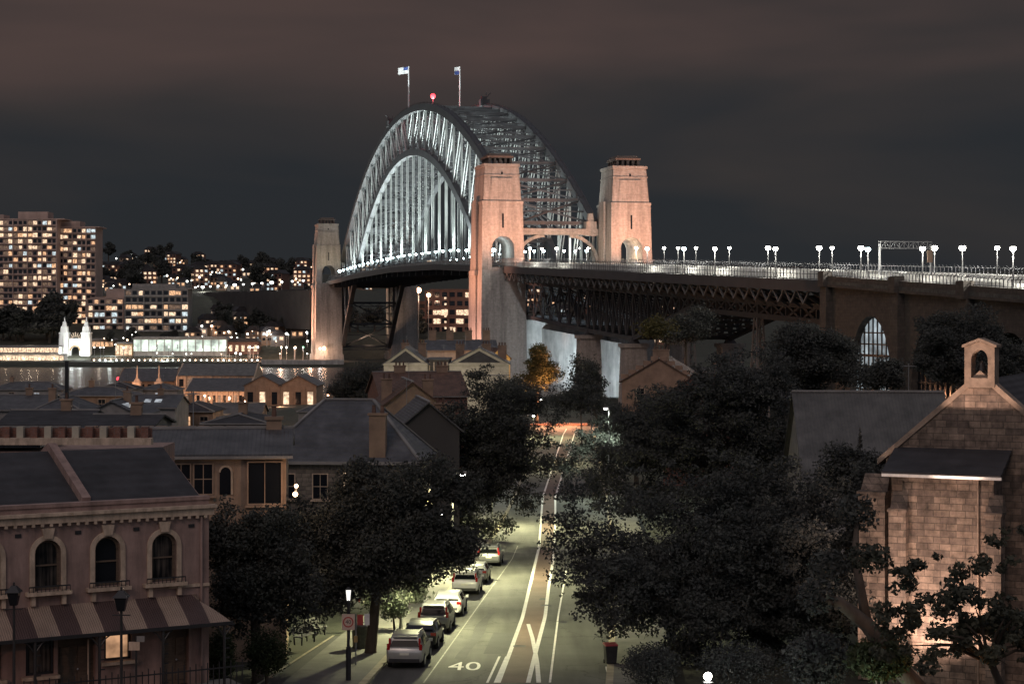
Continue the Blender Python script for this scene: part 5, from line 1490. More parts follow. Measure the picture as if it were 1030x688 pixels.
# --- houses behind the terrace and round the valley
rear = thing('row_house', 'house with a dentilled brick and cream parapet behind the rose terrace roof', 'house', (P(-8, 0, 84).x - 3, 84, 14))
Wr = P(84, 0, 84).x - P(-8, 0, 84).x + 6; zt = P(0, 445, 84).z - 14
MB().box((Wr / 2, 3, zt / 2 - .2), (Wr, 6, zt - .4)).build('wall', M['pink'], rear)
MB().box((Wr / 2, -.12, zt + .06), (Wr + .2, .5, .3)).build('cornice', M['cream'], rear)
mb = MB()
for k in range(14): MB().box((Wr - .25 - k * .62, .1, zt + .46), (.30, .4, .5)).build('parapet_block', M['creamwall'] if k % 2 else M['brick'], rear)
MB().box((Wr / 2, .35, zt + .42), (Wr, .2, .42)).build('parapet', M['brick'], rear)
roof_mb('flat', Wr, 6, zt - .2, 0).build('roof', M['iron'], rear)
bwl = thing('brick_wall', 'long stained brick parapet wall behind the rose terrace', 'wall', (P(84, 0, 114).x, 114, 14))
Wb = P(268, 0, 114).x - P(84, 0, 114).x; zt = P(0, 431, 114).z - 14
MB().box((Wb / 2, .2, zt / 2), (Wb, .4, zt)).build('wall', M['rustbrick'], bwl)
mb = MB()
for k in range(13): mb.box((Wb * (k + .5) / 13, .2, zt + .07), (Wb / 13 * .8, .55, .14))
mb.build('coping', M['tan'], bwl)
h = house('cream rendered house with one arched window and a wide dark opening, behind the terrace', 150, 287, 458, 96, 8, 1.0, 'gable_x', M['tanlit'], M['iron'], R(6), chim=[(.40, .5, .8, 1.6)])
Hh = P(0, 458, 96).z - h.location.z; Wh = (287 - 150) / F * 96 / math.cos(R(6))
wx_ = (227 - 218.5) / F * 96
a0 = arch(wx_, .62, Hh - 2.0, Hh - .55, 10)
w_ = plate(a0, [], -.06, -.03).build('window', M['glass'], h)
ring = MB(); 
for k in range(len(a0) - 2): ring.bar((a0[k + 1][0], -.06, a0[k + 1][1]), (a0[k + 2][0], -.06, a0[k + 2][1]), .1, .1, up=(0, 1, 0))
ring.build('surround', M['cream'], w_)
window_unit(h, (266 - 218.5) / F * 96, 0, Hh - 1.42, 1.66, 2.1, 'glass', M['tanlit'], (1, 0), True, .2)
MB().box((Wh * .2, -.06, Hh - .12), (Wh * .6, .12, .2)).build('cornice', M['cream'], h)
window_unit(h, -Wh * .10, 0, Hh - 1.2, .9, 1.5, 'glass', M['tanlit']); window_unit(h, -Wh * .26, 0, Hh - 1.2, .9, 1.5, 'glass', M['tanlit'])
a0 = arch(Wh * .42, 1.7, Hh - 4.6, Hh - 2.9, 10); plate(a0, [], -.05, -.02).build('archway', M['glass'], h)

house('stone house with big hipped slate roof and broad chimney, left of the street trees', 262, 420, 465, 132, 9, 4.2, 'hip', M['roughstone'], M['slate'], R(-4), chim=[], fascia=M['grey'],
      wins=[(-.33, 1.7, 1.0, 1.7, 'glass'), (-.12, 1.7, 1.0, 1.7, 'glass'), (.12, 1.7, 1.0, 1.7, 'glass'), (.34, 1.7, .9, 1.6, 'glass')], name='stone_house')
hs = bpy.data.objects['stone_house']; Hs = P(0, 465, 132).z - hs.location.z
MB().box((2.7, .5, Hs + 1.0), (1.15, .9, 4.6)).box((2.7, .5, Hs + 3.38), (1.35, 1.1, .16)).build('chimney', M['tan'], hs)
for k in (-.3, .3): MB().lathe([(.16, 0), (.12, .5), (.16, .56)], (2.7 + k, .5, Hs + 3.46), 8).build('chimney_pot', M['tile'], hs)
MB().box((-1.1 + 1.6, -.16, Hs - 1.35), (.28, .1, 1.3)).build('lit_slot', M['w_warm'], hs)
house('pair of attached brown roofed terraces right of the slate roof', 378, 452, 414, 210, 14, 3.2, 'gable_y', M['tan'], M['tile'], R(8), chim=[(-.3, .4, 1.2, 3.4), (.3, .6, 1.2, 3.2)], wins=[(-.25, 2.2, 1.1, 1.7, 'glass'), (.25, 2.2, 1.1, 1.7, 'glass')])
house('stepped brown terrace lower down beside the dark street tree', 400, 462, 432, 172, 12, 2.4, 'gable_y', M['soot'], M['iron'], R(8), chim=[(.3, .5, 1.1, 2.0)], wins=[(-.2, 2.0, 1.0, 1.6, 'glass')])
house('terrace with red tiled roof between slate house and white gabled wings', 384, 470, 398, 262, 14, 3.0, 'gable_x', M['brick'], M['tile'], R(12), chim=[(-.2, .5, 1.6, 3.9), (.3, .5, 1.6, 3.9)], wins=[(-.3, 2.2, 1.2, 1.8, 'glass'), (0, 2.2, 1.2, 1.8, 'w_dim'), (.3, 2.2, 1.2, 1.8, 'glass')])
for px0, px1, lab in ((386, 430, 'left cream wing with dark pediment, below the bridge'), (452, 512, 'right cream wing with dark pediment, below the bridge')):
    h = house(lab, px0, px1, 366, 335, 16, 2.8, 'gable_y', M['creamwall'], M['iron'], 0, chim=[(-.35, .7, 1.6, 3.2), (.1, .8, 1.6, 3.2), (.38, .6, 1.6, 3.0)] if px0 > 440 else [(.3, .8, 1.4, 3.4), (-.1, .8, 1.4, 3.4)], name='gabled_house')
    Wg = (px1 - px0) / F * 335; Hg = P(0, 366, 335).z - h.location.z
    MB().prism([(-Wg * .36, Hg + .25), (Wg * .36, Hg + .25), (0, Hg + 2.3)], -.10, -.03).build('pediment_panel', M['darkroof'], h)
    MB().box((0, -.12, Hg - .05), (Wg + .3, .3, .3)).build('cornice', M['creamwall'], h)
    MB().box((0, -.08, Hg - 2.0), (Wg + .05, .12, .18)).build('string_course', M['grey'], h)
    for u in (-.3, .3): window_unit(h, u * Wg, 0, Hg - 4.5, 1.1, 1.9, 'glass', M['cream'])
lk = house('dark louvred link between the two cream wings', 430, 452, 362, 338, 12, .5, 'flat', M['darkstone'], M['iron'], 0, name='link_building')
Hl = P(0, 362, 338).z - lk.location.z
for k in range(5): MB().box((-1.6 + k * .8, -.1, Hl - 2.2), (.22, .2, 3.6)).build('louvre', M['cream'], lk)
yh = house('narrow ochre house lit yellow below the bridge tower', 492, 513, 360, 372, 9, 1.8, 'gable_y', M['ochre'], M['tile'], R(10), wins=[(-.2, 2.4, .9, 1.6, 'glass')], chim=[(-.4, .5, 1.2, 2.6)])
light('POINT', P(436, 398, 316), 5200, (1, .92, .72), .3, name='lane_lamp_light')
light('POINT', P(521, 372, 362), 3000, (1, .72, .32), .3, name='lane_lamp_light')
house('pale terrace row with chimneys behind the cream wings', 430, 500, 352, 420, 12, 2.0, 'gable_x', M['creamwall'], M['slate'], R(6), chim=[(-.4, .5, 1.6, 4.2), (-.15, .5, 1.6, 4.2), (.12, .5, 1.6, 4.2), (.38, .5, 1.6, 4.2)])
# right of the street: stepped gable terrace, long hall
h = house('brown terrace with stepped gable parapet right of the granite piers', 626, 700, 384, 300, 12, 3.6, 'gable_y', M['browntan'], M['tile'], R(-14), chim=[(0, .15, 2.6, 5.0)], wins=[(-.25, 2.0, 1.2, 1.8, 'glass'), (.2, 2.0, 1.2, 1.8, 'glass')])
Hh = P(0, 384, 300).z - h.location.z; Wh = 74 / F * 300 / math.cos(R(14))
for s in (-1, 1):
    for k in range(5): MB().box((s * Wh * (.06 + .1 * k), .1, Hh + 3.6 - .72 * k + .1), (Wh * .1, .5, .7)).build('gable_step', M['browntan'], h)
house('dark roofed terrace behind the big fig, right side of the street', 668, 742, 398, 255, 14, 3.2, 'gable_y', M['brick'], M['tile'], R(-14), chim=[(.2, .3, 1.8, 4.2)])
hr = house('long hall with plain grey iron roof between the trees and the church', 812, 962, 480, 128, 14, 5.4, 'gable_x', M['grey'], M['hallroof'], R(-3), name='hall_building')

# --- harbour-side roofs at the left
RD = [
    (-10, 62, 384, 392, 455, 10, 'hip', 'iron', 'grey', 'hipped dark roof at the far left above the water', [(-.2, 1.4, 1.3, 1.4, 'glass'), (.15, 1.4, 1.3, 1.4, 'w_pale2')]),
    (58, 132, 389, 398, 330, 10, 'hip', 'slate', 'tan', 'brown hipped roof house left of the pair of small roofs', [(.1, 1.4, 1.2, 1.5, 'glass')]),
    (98, 136, 384, 391, 440, 9, 'hip', 'darkroof', 'grey', 'small dark hipped roof with two lit dormers by the wharf', [(-.25, 1.4, 1.1, 1.2, 'w_dim'), (.25, 1.4, 1.1, 1.2, 'glass')]),
    (140, 178, 386, 392, 450, 9, 'hip', 'iron', 'grey', 'small dark hipped roof right of the first, one white window', [(.0, 1.4, 1.3, 1.3, 'w_pale2')]),
    (-20, 46, 398, 412, 262, 12, 'gable_x', 'iron', 'grey', 'long low dark roof at the left edge', [(.2, 1.6, 1.2, 1.2, 'glass')]),
    (28, 84, 399, 416, 240, 12, 'hip', 'slate', 'tan', 'brown walled house with tall black flue', [(.25, 1.6, 1.1, 1.5, 'w_dim')]),
    (84, 140, 402, 418, 230, 12, 'gable_y', 'slate', 'grey', 'grey gabled roof with skylights in the middle of the roofscape', [(0, 1.6, 1.1, 1.5, 'w_pale2')]),
    (128, 176, 398, 410, 285, 12, 'gable_x', 'iron', 'grey', 'dark roof with two bright skylights, left of the lit yard', [(-.2, 1.6, 1.1, 1.4, 'glass')]),
    (170, 214, 404, 414, 300, 11, 'hip', 'darkroof', 'tan', 'dark roofed cottage beside the lit courtyard', [(-.1, 1.5, 1.2, 1.4, 'w_amber'), (.3, 1.5, 1.2, 1.4, 'glass')]),
    (84, 150, 424, 432, 150, 10, 'gable_x', 'darkroof', 'grey', 'low dark roof just above the brick parapet wall', []),
    (205, 268, 418, 426, 190, 10, 'hip', 'darkroof', 'tan', 'dark roofed house before the gabled wharf fronts', [(-.2, 1.7, 1.2, 1.5, 'glass'), (.2, 1.7, 1.2, 1.5, 'glass')]),
    (0, 84, 414, 428, 165, 10, 'gable_x', 'darkroof', 'grey', 'dark slate roof behind the dentilled parapet', []),
    (212, 262, 406, 416, 330, 9, 'gable_x', 'iron', 'tan', 'low iron roof below the lit columns of the wharf shed', [(-.3, 1.4, 1.4, 1.3, 'w_dim'), (.2, 1.4, 1.4, 1.3, 'w_amber')]),
    (300, 345, 404, 414, 360, 10, 'hip', 'slate', 'grey', 'grey hipped roof left of the dark round tree', [(0, 1.5, 1.2, 1.4, 'glass')]),
]
for px0, px1, yr, ye, Y, D, kind, rm, wm_, lab, wn in RD:
    rh = max(.8, (ye - yr) / F * Y - (yr - 317) / F * D / 2)
    h = house(lab, px0, px1, ye, Y, D, rh, kind, M[wm_], M[rm], 0, wins=wn, chim=[(random.uniform(-.3, .3), .5, .9, rh + 1.0)] if D > 9 else [], name='house')
    if 'flue' in lab: MB().tube([(1.2, 1, 6), (1.2, 1, 15.5 + 2)], .28, 8).build('flue', M['iron_black'], h)
    if 'skylight' in lab:
        Hh = P(0, ye, Y).z - h.location.z
        for k in range(2):
            if kind == 'gable_x': MB().bar((-1 + k * 1.6, 2.0, Hh + rh * 2 / (D / 2) + .26), (-1 + k * 1.6, 3.3, Hh + rh * 3.3 / (D / 2) + .26), 1.0, .08).build('skylight', M['w_pale2'], h)
            else: MB().bar((1.4, 1.5 + 2.2 * k, Hh + rh * .55), (1.4, 2.7 + 2.2 * k, Hh + rh * .55), .9, .9).build('skylight', M['w_pale2'], h)
light('POINT', P(195, 408, 320), 2200, (1, .62, .34), .3, name='yard_lamp_light')
light('POINT', P(228, 412, 420), 2600, (1, .55, .30), .3, name='yard_lamp_light')

# --- the church on the right
CH = thing('stone_church', 'sandstone church gable with open bellcote and steep dark roof', 'church', (22.1, 88.5, 14.6), R(-25))
zc = lambda y: EYE - (y - 317) / F * 88.5 - 14.6
HE, HA = zc(463), zc(379)
wl = plate([(-4.5, 0), (4.5, 0), (4.5, HE), (0, HA), (-4.5, HE)], [], 0, .7); wl.build('gable_wall', M['sandstone'], CH)
for s in (-1, 1): MB().box((s * 4.2, 9.2, HE / 2), (.6, 17, HE)).build('side_wall', M['sandstone'], CH)
sl_ = (HA - HE) / 4.5
rf = MB().prism([(-5.0, HE - .5 * sl_), (-5.0, HE - .5 * sl_ + .2), (0, HA + .2 - .35), (5.0, HE - .5 * sl_ + .2), (5.0, HE - .5 * sl_), (0, HA - .55)], .72, 18)
rf.build('roof', M['darkroof'], CH)
mb = MB()
for s in (-1, 1): mb.bar((s * 4.85, .25, HE - .3), (0, .25, HA + .06), .95, .26, up=(0, 1, 0)) if False else mb.add([(s * 4.9, -.12, HE - .36), (0, -.12, HA - .02), (0, -.12, HA + .3), (s * 4.9, -.12, HE - .06), (s * 4.9, .82, HE - .36), (0, .82, HA - .02), (0, .82, HA + .3), (s * 4.9, .82, HE - .06)], [(0, 1, 2, 3), (7, 6, 5, 4), (3, 2, 6, 7), (0, 4, 5, 1), (0, 3, 7, 4), (1, 5, 6, 2)])
mb.build('coping', M['stonetrim'], CH)
PW = 2.1
PX = -1.05
plate(rect(PX - PW, PX + PW, 0, HE - .55), [], -2.3, .0).build('porch_wall', M['sandstone'], CH)
MB().add([(PX - PW - .9, -2.75, HE - .62), (PX + PW + .4, -2.75, HE - .62), (PX + PW + .4, -.02, HE + .35), (PX - PW - .9, -.02, HE + .35), (PX - PW - .9, -2.75, HE - .46), (PX + PW + .4, -2.75, HE - .46), (PX + PW + .4, -.02, HE + .52), (PX - PW - .9, -.02, HE + .52)],
         [(3, 2, 1, 0), (4, 5, 6, 7), (0, 1, 5, 4), (1, 2, 6, 5), (2, 3, 7, 6), (3, 0, 4, 7)]).build('porch_roof', M['darkroof'], CH)
MB().box((PX - .2, -2.86, HE - .60), (2 * PW + 1.3, .12, .13)).build('gutter', M['line'], CH)
MB().tube([(PX + PW - .7, -2.38, .2), (PX + PW - .7, -2.38, HE - .7)], .05, 8).build('downpipe', M['stonetrim'], CH)
for x, y, w_, d_, hh in ((PX - PW - .1, -2.5, .8, 1.0, HE - 1.4), (PX + PW + .1, -2.5, .7, 1.0, HE - 1.4), (-4.9, -.5, 1.3, 1.5, HE - .8), (4.9, -.5, 1.3, 1.5, HE - .8)):
    MB().frustum(0, w_ / 2, d_ / 2, hh - .9, w_ / 2, d_ / 2, x, y).frustum(hh - .897, w_ / 2 + .05, d_ / 2 + .05, hh - .75, w_ / 2 + .05, d_ / 2 + .05, x, y).frustum(hh - .747, w_ / 2, d_ / 2, hh, w_ / 2 - .05, .1, x, y + d_ * .35).build('buttress', M['sandstone'], CH)
# bellcote
zb = HA - .5; zt = zc(349)
bc = plate([(-.70, zb), (.70, zb), (.70, zt), (0, zt + .26), (-.70, zt)], [arch(0, .78, zb + .45, zt - .12, 10, .3)], -.25, .85)
bco = bc.build('bellcote', M['stonetrim'], CH)
MB().prism([(-.80, zt - .02), (-.80, zt + .10), (0, zt + .42), (.80, zt + .10), (.80, zt - .02), (0, zt + .28)], -.36, .96).build('bellcote_cap', M['stonetrim'], bco)
MB().lathe([(.24, 0), (.2, .12), (.12, .4), (.03, .5)], (0, .3, zb + .75), 10).build('bell', M['iron_black'], bco)

# ------------------------------------------------------------------ trees
def leaves_mesh(name, clusters, n, size, m, flat=.35):
    cl = np.array(clusters, dtype=float)
    w = (cl[:, 3] * cl[:, 4] * cl[:, 5]) ** .8; w /= w.sum()
    idx = rng.choice(len(cl), n, p=w)
    d = rng.normal(size=(n, 3)); d /= np.linalg.norm(d, axis=1)[:, None]
    rr = rng.random(n) ** .38 * (1 + rng.normal(size=n) * .09)
    pos = cl[idx, :3] + d * rr[:, None] * cl[idx, 3:6]
    nr = d * .5 + rng.normal(size=(n, 3)) * .7 + np.array([0, 0, flat]); nr /= np.linalg.norm(nr, axis=1)[:, None]
    r2 = rng.normal(size=(n, 3)) + np.array([0, 0, -.5]); ta = np.cross(nr, r2); ta /= np.linalg.norm(ta, axis=1)[:, None]; bi = np.cross(nr, ta)
    s = size * (0.6 + .8 * rng.random(n))[:, None]
    v = np.empty((n, 4, 3))
    v[:, 0] = pos - ta * s * .5; v[:, 1] = pos + bi * s * .26 + nr * s * .05; v[:, 2] = pos + ta * s * .5; v[:, 3] = pos - bi * s * .26 + nr * s * .05
    me = bpy.data.meshes.new(name)
    me.vertices.add(4 * n); me.vertices.foreach_set('co', v.reshape(-1).astype(np.float32))
    me.loops.add(4 * n); me.loops.foreach_set('vertex_index', np.arange(4 * n, dtype=np.int32))
    me.polygons.add(n); me.polygons.foreach_set('loop_start', np.arange(0, 4 * n, 4, dtype=np.int32)); me.polygons.foreach_set('loop_total', np.full(n, 4, dtype=np.int32))
    me.update(calc_edges=True); me.materials.append(m)
    return me

def clusters_for(rx, ry, rz_, k, rs=(.20, .36), hang=0.2):
    out_ = []
    for i in range(k):
        d = rng.normal(size=3); d /= np.linalg.norm(d)
        r = rng.uniform(.35, .88)
        if d[2] < -.3: d[2] *= .6
        s = rng.uniform(*rs)
        out_.append((d[0] * r * rx, d[1] * r * ry, d[2] * r * rz_, s * rx * rng.uniform(.8, 1.25), s * ry * rng.uniform(.8, 1.25), s * rz_ * rng.uniform(.75, 1.15)))
    out_.append((0, 0, 0, rx * .5, ry * .5, rz_ * .5))
    return out_

def sprays(cl, k, r):
    """break the big lumps of a crown up into many small twig sprays with gaps between them"""
    a = np.array(cl, dtype=float); w = (a[:, 3] * a[:, 4] * a[:, 5]) ** .7; w /= w.sum()
    idx = rng.choice(len(a), k, p=w); d = rng.normal(size=(k, 3)); d /= np.linalg.norm(d, axis=1)[:, None]
    pos = a[idx, :3] + d * (rng.random(k) ** .45)[:, None] * a[idx, 3:6] * (1 + .13 * rng.normal(size=k))[:, None]
    rr = r * np.exp(rng.normal(size=k) * .38)
    return [(p_[0], p_[1], p_[2], q, q, q * .62) for p_, q in zip(pos, rr)]

def tree(name, label, px, py, Y, rxp, ryp, n, size, m, trunk=(None, None), tr=.35, k=34, dep=.8, group=None, extra=(), rs=(.20, .36), spray=None):
    c = P(px, py, Y); rx, rz_ = rxp / F * Y, ryp / F * Y
    tx = P(trunk[0], 0, Y).x if trunk[0] is not None else c.x
    ty = Y if trunk[1] is None else trunk[1]
    g = gz(tx, ty) - .3
    p = thing(name, label, 'tree', (tx, ty, g), 0, group)
    cl = clusters_for(rx, rx * dep, rz_, k, rs)
    off = c - Vector((tx, ty, g))
    cl = [(a + off.x, b + off.y, z + off.z, q, r, s) for a, b, z, q, r, s in cl]
    for ex in extra:
        e_ = P(ex[0], ex[1], Y + (ex[4] if len(ex) > 4 else 0)) - Vector((tx, ty, g)); cl.append((e_.x, e_.y, e_.z, ex[2] / F * Y, ex[2] / F * Y * .8, ex[3] / F * Y))
    if n > 8000: n = int(n * 1.75); size = size * .72
    link('crown', leaves_mesh('crown', sprays(cl, max(60, n // 75), spray or size * 2.6), n, size, m), p)
    tb = MB(); zc_ = off.z - rz_ * .35
    zc_ = max(zc_, 1.5)
    mid = Vector((off.x * .45, off.y * .45, zc_ * .6))
    fork = Vector((off.x * .8, off.y * .8, zc_))
    tb.tube([(0, 0, -.6), (.05, 0, .5), mid, fork], [tr * 1.35, tr * 1.05, tr * .85, tr * .65], 9)
    for q in cl[:min(16, len(cl))]:
        e_ = Vector(q[:3]); md = fork.lerp(e_, .5) + Vector((0, 0, .08 * (e_ - fork).length))
        tb.tube([fork - Vector((0, 0, .2)), md, e_], [tr * .5, tr * .3, tr * .08], 6)
    tb.build('trunk', M['bark'], p, True)
    return p

tree('fig_tree', 'huge dark fig tree filling the front right, overhanging the road', 735, 580, 95, 165, 108, 88000, .27, M['fig'], (790, 97), .55, 60,
     extra=[(575, 515, 36, 34), (585, 560, 30, 22), (640, 610, 50, 26), (620, 640, 24, 14), (600, 600, 22, 14), (850, 545, 50, 60), (870, 500, 34, 40), (660, 500, 60, 40), (740, 490, 60, 40), (800, 500, 60, 40), (690, 650, 50, 30), (770, 655, 60, 34), (830, 640, 40, 40), (840, 600, 40, 40)])
tree('fig_tree', 'large dark domed fig behind the front fig, right of the street', 715, 440, 150, 112, 84, 56000, .34, M['fig'], (720, None), .5, 50, extra=[(640, 455, 55, 55), (610, 480, 40, 40), (800, 440, 40, 40), (680, 500, 50, 30), (760, 500, 50, 30)])
tree('fig_tree', 'dark street tree on the left pavement overhanging the parked cars', 385, 540, 97, 92, 72, 60000, .27, M['plane'], (371, 97.5), .3, 50, .5, extra=[(300, 545, 40, 45), (440, 562, 34, 26), (330, 597, 40, 22), (415, 500, 50, 40), (370, 582, 56, 20), (462, 490, 22, 30)])
tree('fig_tree', 'dark tree over the pavement farther down the left side of the street', 484, 462, 176, 60, 82, 52000, .34, M['plane'], (452, None), .35, 46, extra=[(530, 500, 22, 18), (520, 400, 30, 20), (450, 500, 40, 50), (545, 470, 14, 14), (500, 530, 30, 20), (465, 540, 30, 24), (520, 440, 34, 40)])
tree('garden_tree', 'dark tree filling the gap right of the rose terrace', 256, 575, 89, 58, 72, 30000, .25, M['plane'], (258, None), .28, 36, extra=[(228, 540, 28, 34), (300, 600, 30, 36), (235, 610, 22, 30)])
tree('street_tree', 'dark tree on the right kerb behind the street lamp', 640, 445, 236, 62, 56, 30000, .42, M['fig'], None or (640, None), .35, 34, extra=[(578, 405, 34, 32), (570, 470, 18, 14)])
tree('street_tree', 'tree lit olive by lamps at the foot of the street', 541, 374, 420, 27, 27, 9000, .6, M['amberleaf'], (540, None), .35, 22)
tree('street_tree', 'dark tree left of the olive lit tree at the street foot', 520, 405, 330, 34, 24, 9000, .5, M['plane'], (500, None), .35, 22)
tree('street_tree', 'dark tree right of the olive lit tree, before the granite piers', 592, 397, 330, 32, 30, 10000, .5, M['plane'], (612, None), .35, 22)
tree('round_tree', 'big dark round tree in front of the stone viaduct arches', 818, 364, 300, 54, 44, 30000, .6, M['fig'], (818, None), .5, 34)
tree('round_tree', 'wide dark tree covering the right of the stone viaduct', 980, 356, 270, 70, 50, 34000, .55, M['fig'], (985, None), .5, 36)
tree('round_tree', 'small dark tree between the viaduct window and hall roof', 882, 378, 290, 24, 22, 6000, .5, M['fig'], (882, None), .4, 20)
tree('round_tree', 'dark tree under the approach span, left of the trestle legs', 690, 332, 400, 36, 24, 9000, .6, M['plane'], (690, None), .4, 24)
tree('round_tree', 'dark round tree right of the gabled wharf fronts', 356, 388, 440, 30, 24, 9000, .6, M['plane'], (356, None), .4, 24)
tree('round_tree', 'tree behind the stepped gable, sparse and pale green', 660, 330, 330, 14, 12, 1500, .5, M['amberleaf'], (660, None), .25, 12)
tree('slender_tree', 'thin dark tree standing against the pale floodlit wall', 583, 372, 350, 11, 20, 900, .5, M['plane'], (585, None), .15, 12, rs=(.15, .3))
tree('broadleaf_tree', 'sparse broad leaved tree in front of the church, lit amber from below', 985, 640, 70, 95, 62, 7600, .24, M['figbroad'], (1040, 71), .2, 40, extra=[(905, 600, 40, 40), (915, 555, 26, 34), (885, 640, 40, 40), (945, 590, 50, 30), (1000, 560, 46, 26), (1022, 540, 20, 20), (870, 560, 24, 40), (960, 640, 60, 40)], rs=(.16, .3), spray=.34)
tree('round_tree', 'dark tree between church and the front fig, by the church corner', 858, 478, 108, 34, 32, 9000, .28, M['fig'], (850, None), .25, 24)
# leaning limb of the fig across the church corner
p = thing('fallen_limb_tree', '', 'tree') if False else None
lt = thing('leaning_tree', 'thick bare trunk leaning up to the left before the church', 'tree', (P(930, 0, 76).x, 76, gz(14, 76) - .2))
pts = [P(q[0], q[1], 76) - Vector(lt.location) for q in ((930, 700), (905, 672), (872, 628), (845, 606), (822, 600))]
MB().tube([(0, 0, -.3)] + pts, [.5, .44, .38, .32, .26, .16], 10).tube([pts[2], P(860, 560, 77) - Vector(lt.location), P(862, 520, 78) - Vector(lt.location)], [.24, .17, .08], 8).build('trunk', M['bark'], lt, True)
cl = [(q.x, q.y, q.z, .9, .8, .8) for q in (pts[4], P(862, 515, 78) - Vector(lt.location), P(835, 570, 77) - Vector(lt.location))]
link('crown', leaves_mesh('crown', cl, 1500, .26, M['fig']), lt)
# conifer
cf = P(865, 0, 118); cg = gz(cf.x, 118)
p = thing('conifer', 'narrow pointed conifer rising above the fig, left of the church', 'tree', (cf.x, 118, cg))
zt = EYE - (430 - 317) / F * 118 - cg
link('crown', leaves_mesh('crown', [(0, 0, zt * (1 - f) - .5, .12 + 1.0 * f, .12 + 1.0 * f, .7) for f in np.linspace(0.02, .8, 15)], 6500, .22, M['figsilver']), p)
MB().tube([(0, 0, -.5), (0, 0, zt)], [.2, .03], 7).build('trunk', M['bark'], p)
# saplings beside the parked cars, lit by the street lamps
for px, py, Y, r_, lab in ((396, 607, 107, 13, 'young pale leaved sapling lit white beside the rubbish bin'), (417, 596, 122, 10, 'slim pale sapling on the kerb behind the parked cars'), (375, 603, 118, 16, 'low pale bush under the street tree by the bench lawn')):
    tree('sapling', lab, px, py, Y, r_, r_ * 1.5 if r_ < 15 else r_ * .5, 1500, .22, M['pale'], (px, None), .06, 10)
# hedge by the terrace
for px, py, Y, rx_, ry_, lab in ((268, 655, 84, 24, 24, 'rounded clipped hedge at the corner of the lane'), (222, 660, 82, 16, 28, 'upright dark shrub against the terrace end wall'), (885, 662, 76, 32, 22, 'low shrub lit pale and amber at the church corner'),
    (655, 668, 86, 30, 22, 'dark shrub below the front fig, nearest the road'), (745, 668, 84, 46, 24, 'broad dark shrub below the front fig, right of the path light'), (822, 664, 80, 34, 30, 'dark shrub at the foot of the leaning trunk')):
    c = P(px, py, Y); g = c.z - ry_ / F * Y
    p = thing('hedge', lab, 'shrub', (c.x, Y, g)); rx = rx_ / F * Y; rz_ = ry_ / F * Y
    link('foliage', leaves_mesh('foliage', [(0, 0, rz_, rx, rx, rz_)] + [(a, b, z + rz_, q, r, s) for a, b, z, q, r, s in clusters_for(rx, rx, rz_, 10)], 7000, .12 if px < 800 else .2, M['hedge'] if not 600 < px < 850 else M['fig']), p)
    mb = MB()
    for k in range(4): mb.tube([(0, 0, -.6), (rng.uniform(-.5, .5) * rx, rng.uniform(-.5, .5) * rx, rz_ * 1.2)], [.06, .02], 5)
    mb.build('stem', M['bark'], p)
# far shore trees: three crowns shared by many
fm = []
for q in range(3):
    cl = clusters_for(9, 8, 6.5, 18); cl = [(a, b, z + 8, x_, y_, s) for a, b, z, x_, y_, s in cl]
    tb = MB().tube([(0, 0, -2), (0, 0, 7)], [.7, .4], 6)
    fm.append((leaves_mesh('crown', cl, 2600, 1.5, M['plane']), tb.mesh('trunk', M['bark'])))
sp = [(rd.uniform(-6, 62), rd.uniform(1262, 1300), 1.5) for _ in range(11)] + [(rd.uniform(192, 318), rd.uniform(1252, 1400), .9) for _ in range(15)] + [(rd.uniform(100, 322), rd.uniform(1520, 2350), 1.2) for _ in range(30)] + [(rd.uniform(98, 190), rd.uniform(1255, 1262), .55) for _ in range(5)]
sp += [(rd.uniform(335, 420), rd.uniform(1270, 1400), 1.0) for _ in range(9)]
for px, Y, s in sp:
    x = (px - 515) / F * Y
    p = thing('far_tree', 'dark tree crown on the far shore behind the funfair gate' if px < 70 else 'dark tree crown on the far hillside', 'tree', (x, Y, gz(x, Y)), rd.uniform(0, 6), 'trees on the far shore')
    q = rd.choice(fm); k = s * rd.uniform(.8, 1.25)
    p.scale = (k, k, k * rd.uniform(.9, 1.2))
    link('crown', q[0], p); link('trunk', q[1], p)

# ------------------------------------------------------------------ parked cars
def paint(name, col, metal=.4, rough=.32):
    m = mat(name, col, rough, .06, 3.0, metal=metal)
    m.node_tree.nodes['Principled BSDF'].inputs['Coat Weight'].default_value = .6
    return m
PC = dict(silver=paint('silver_paint', (.42, .42, .40)), dark=paint('charcoal_paint', (.03, .03, .034)), white=paint('white_car_paint', (.62, .62, .60), .0), grey=paint('grey_paint', (.17, .17, .18)), beige=paint('champagne_paint', (.36, .33, .28)))

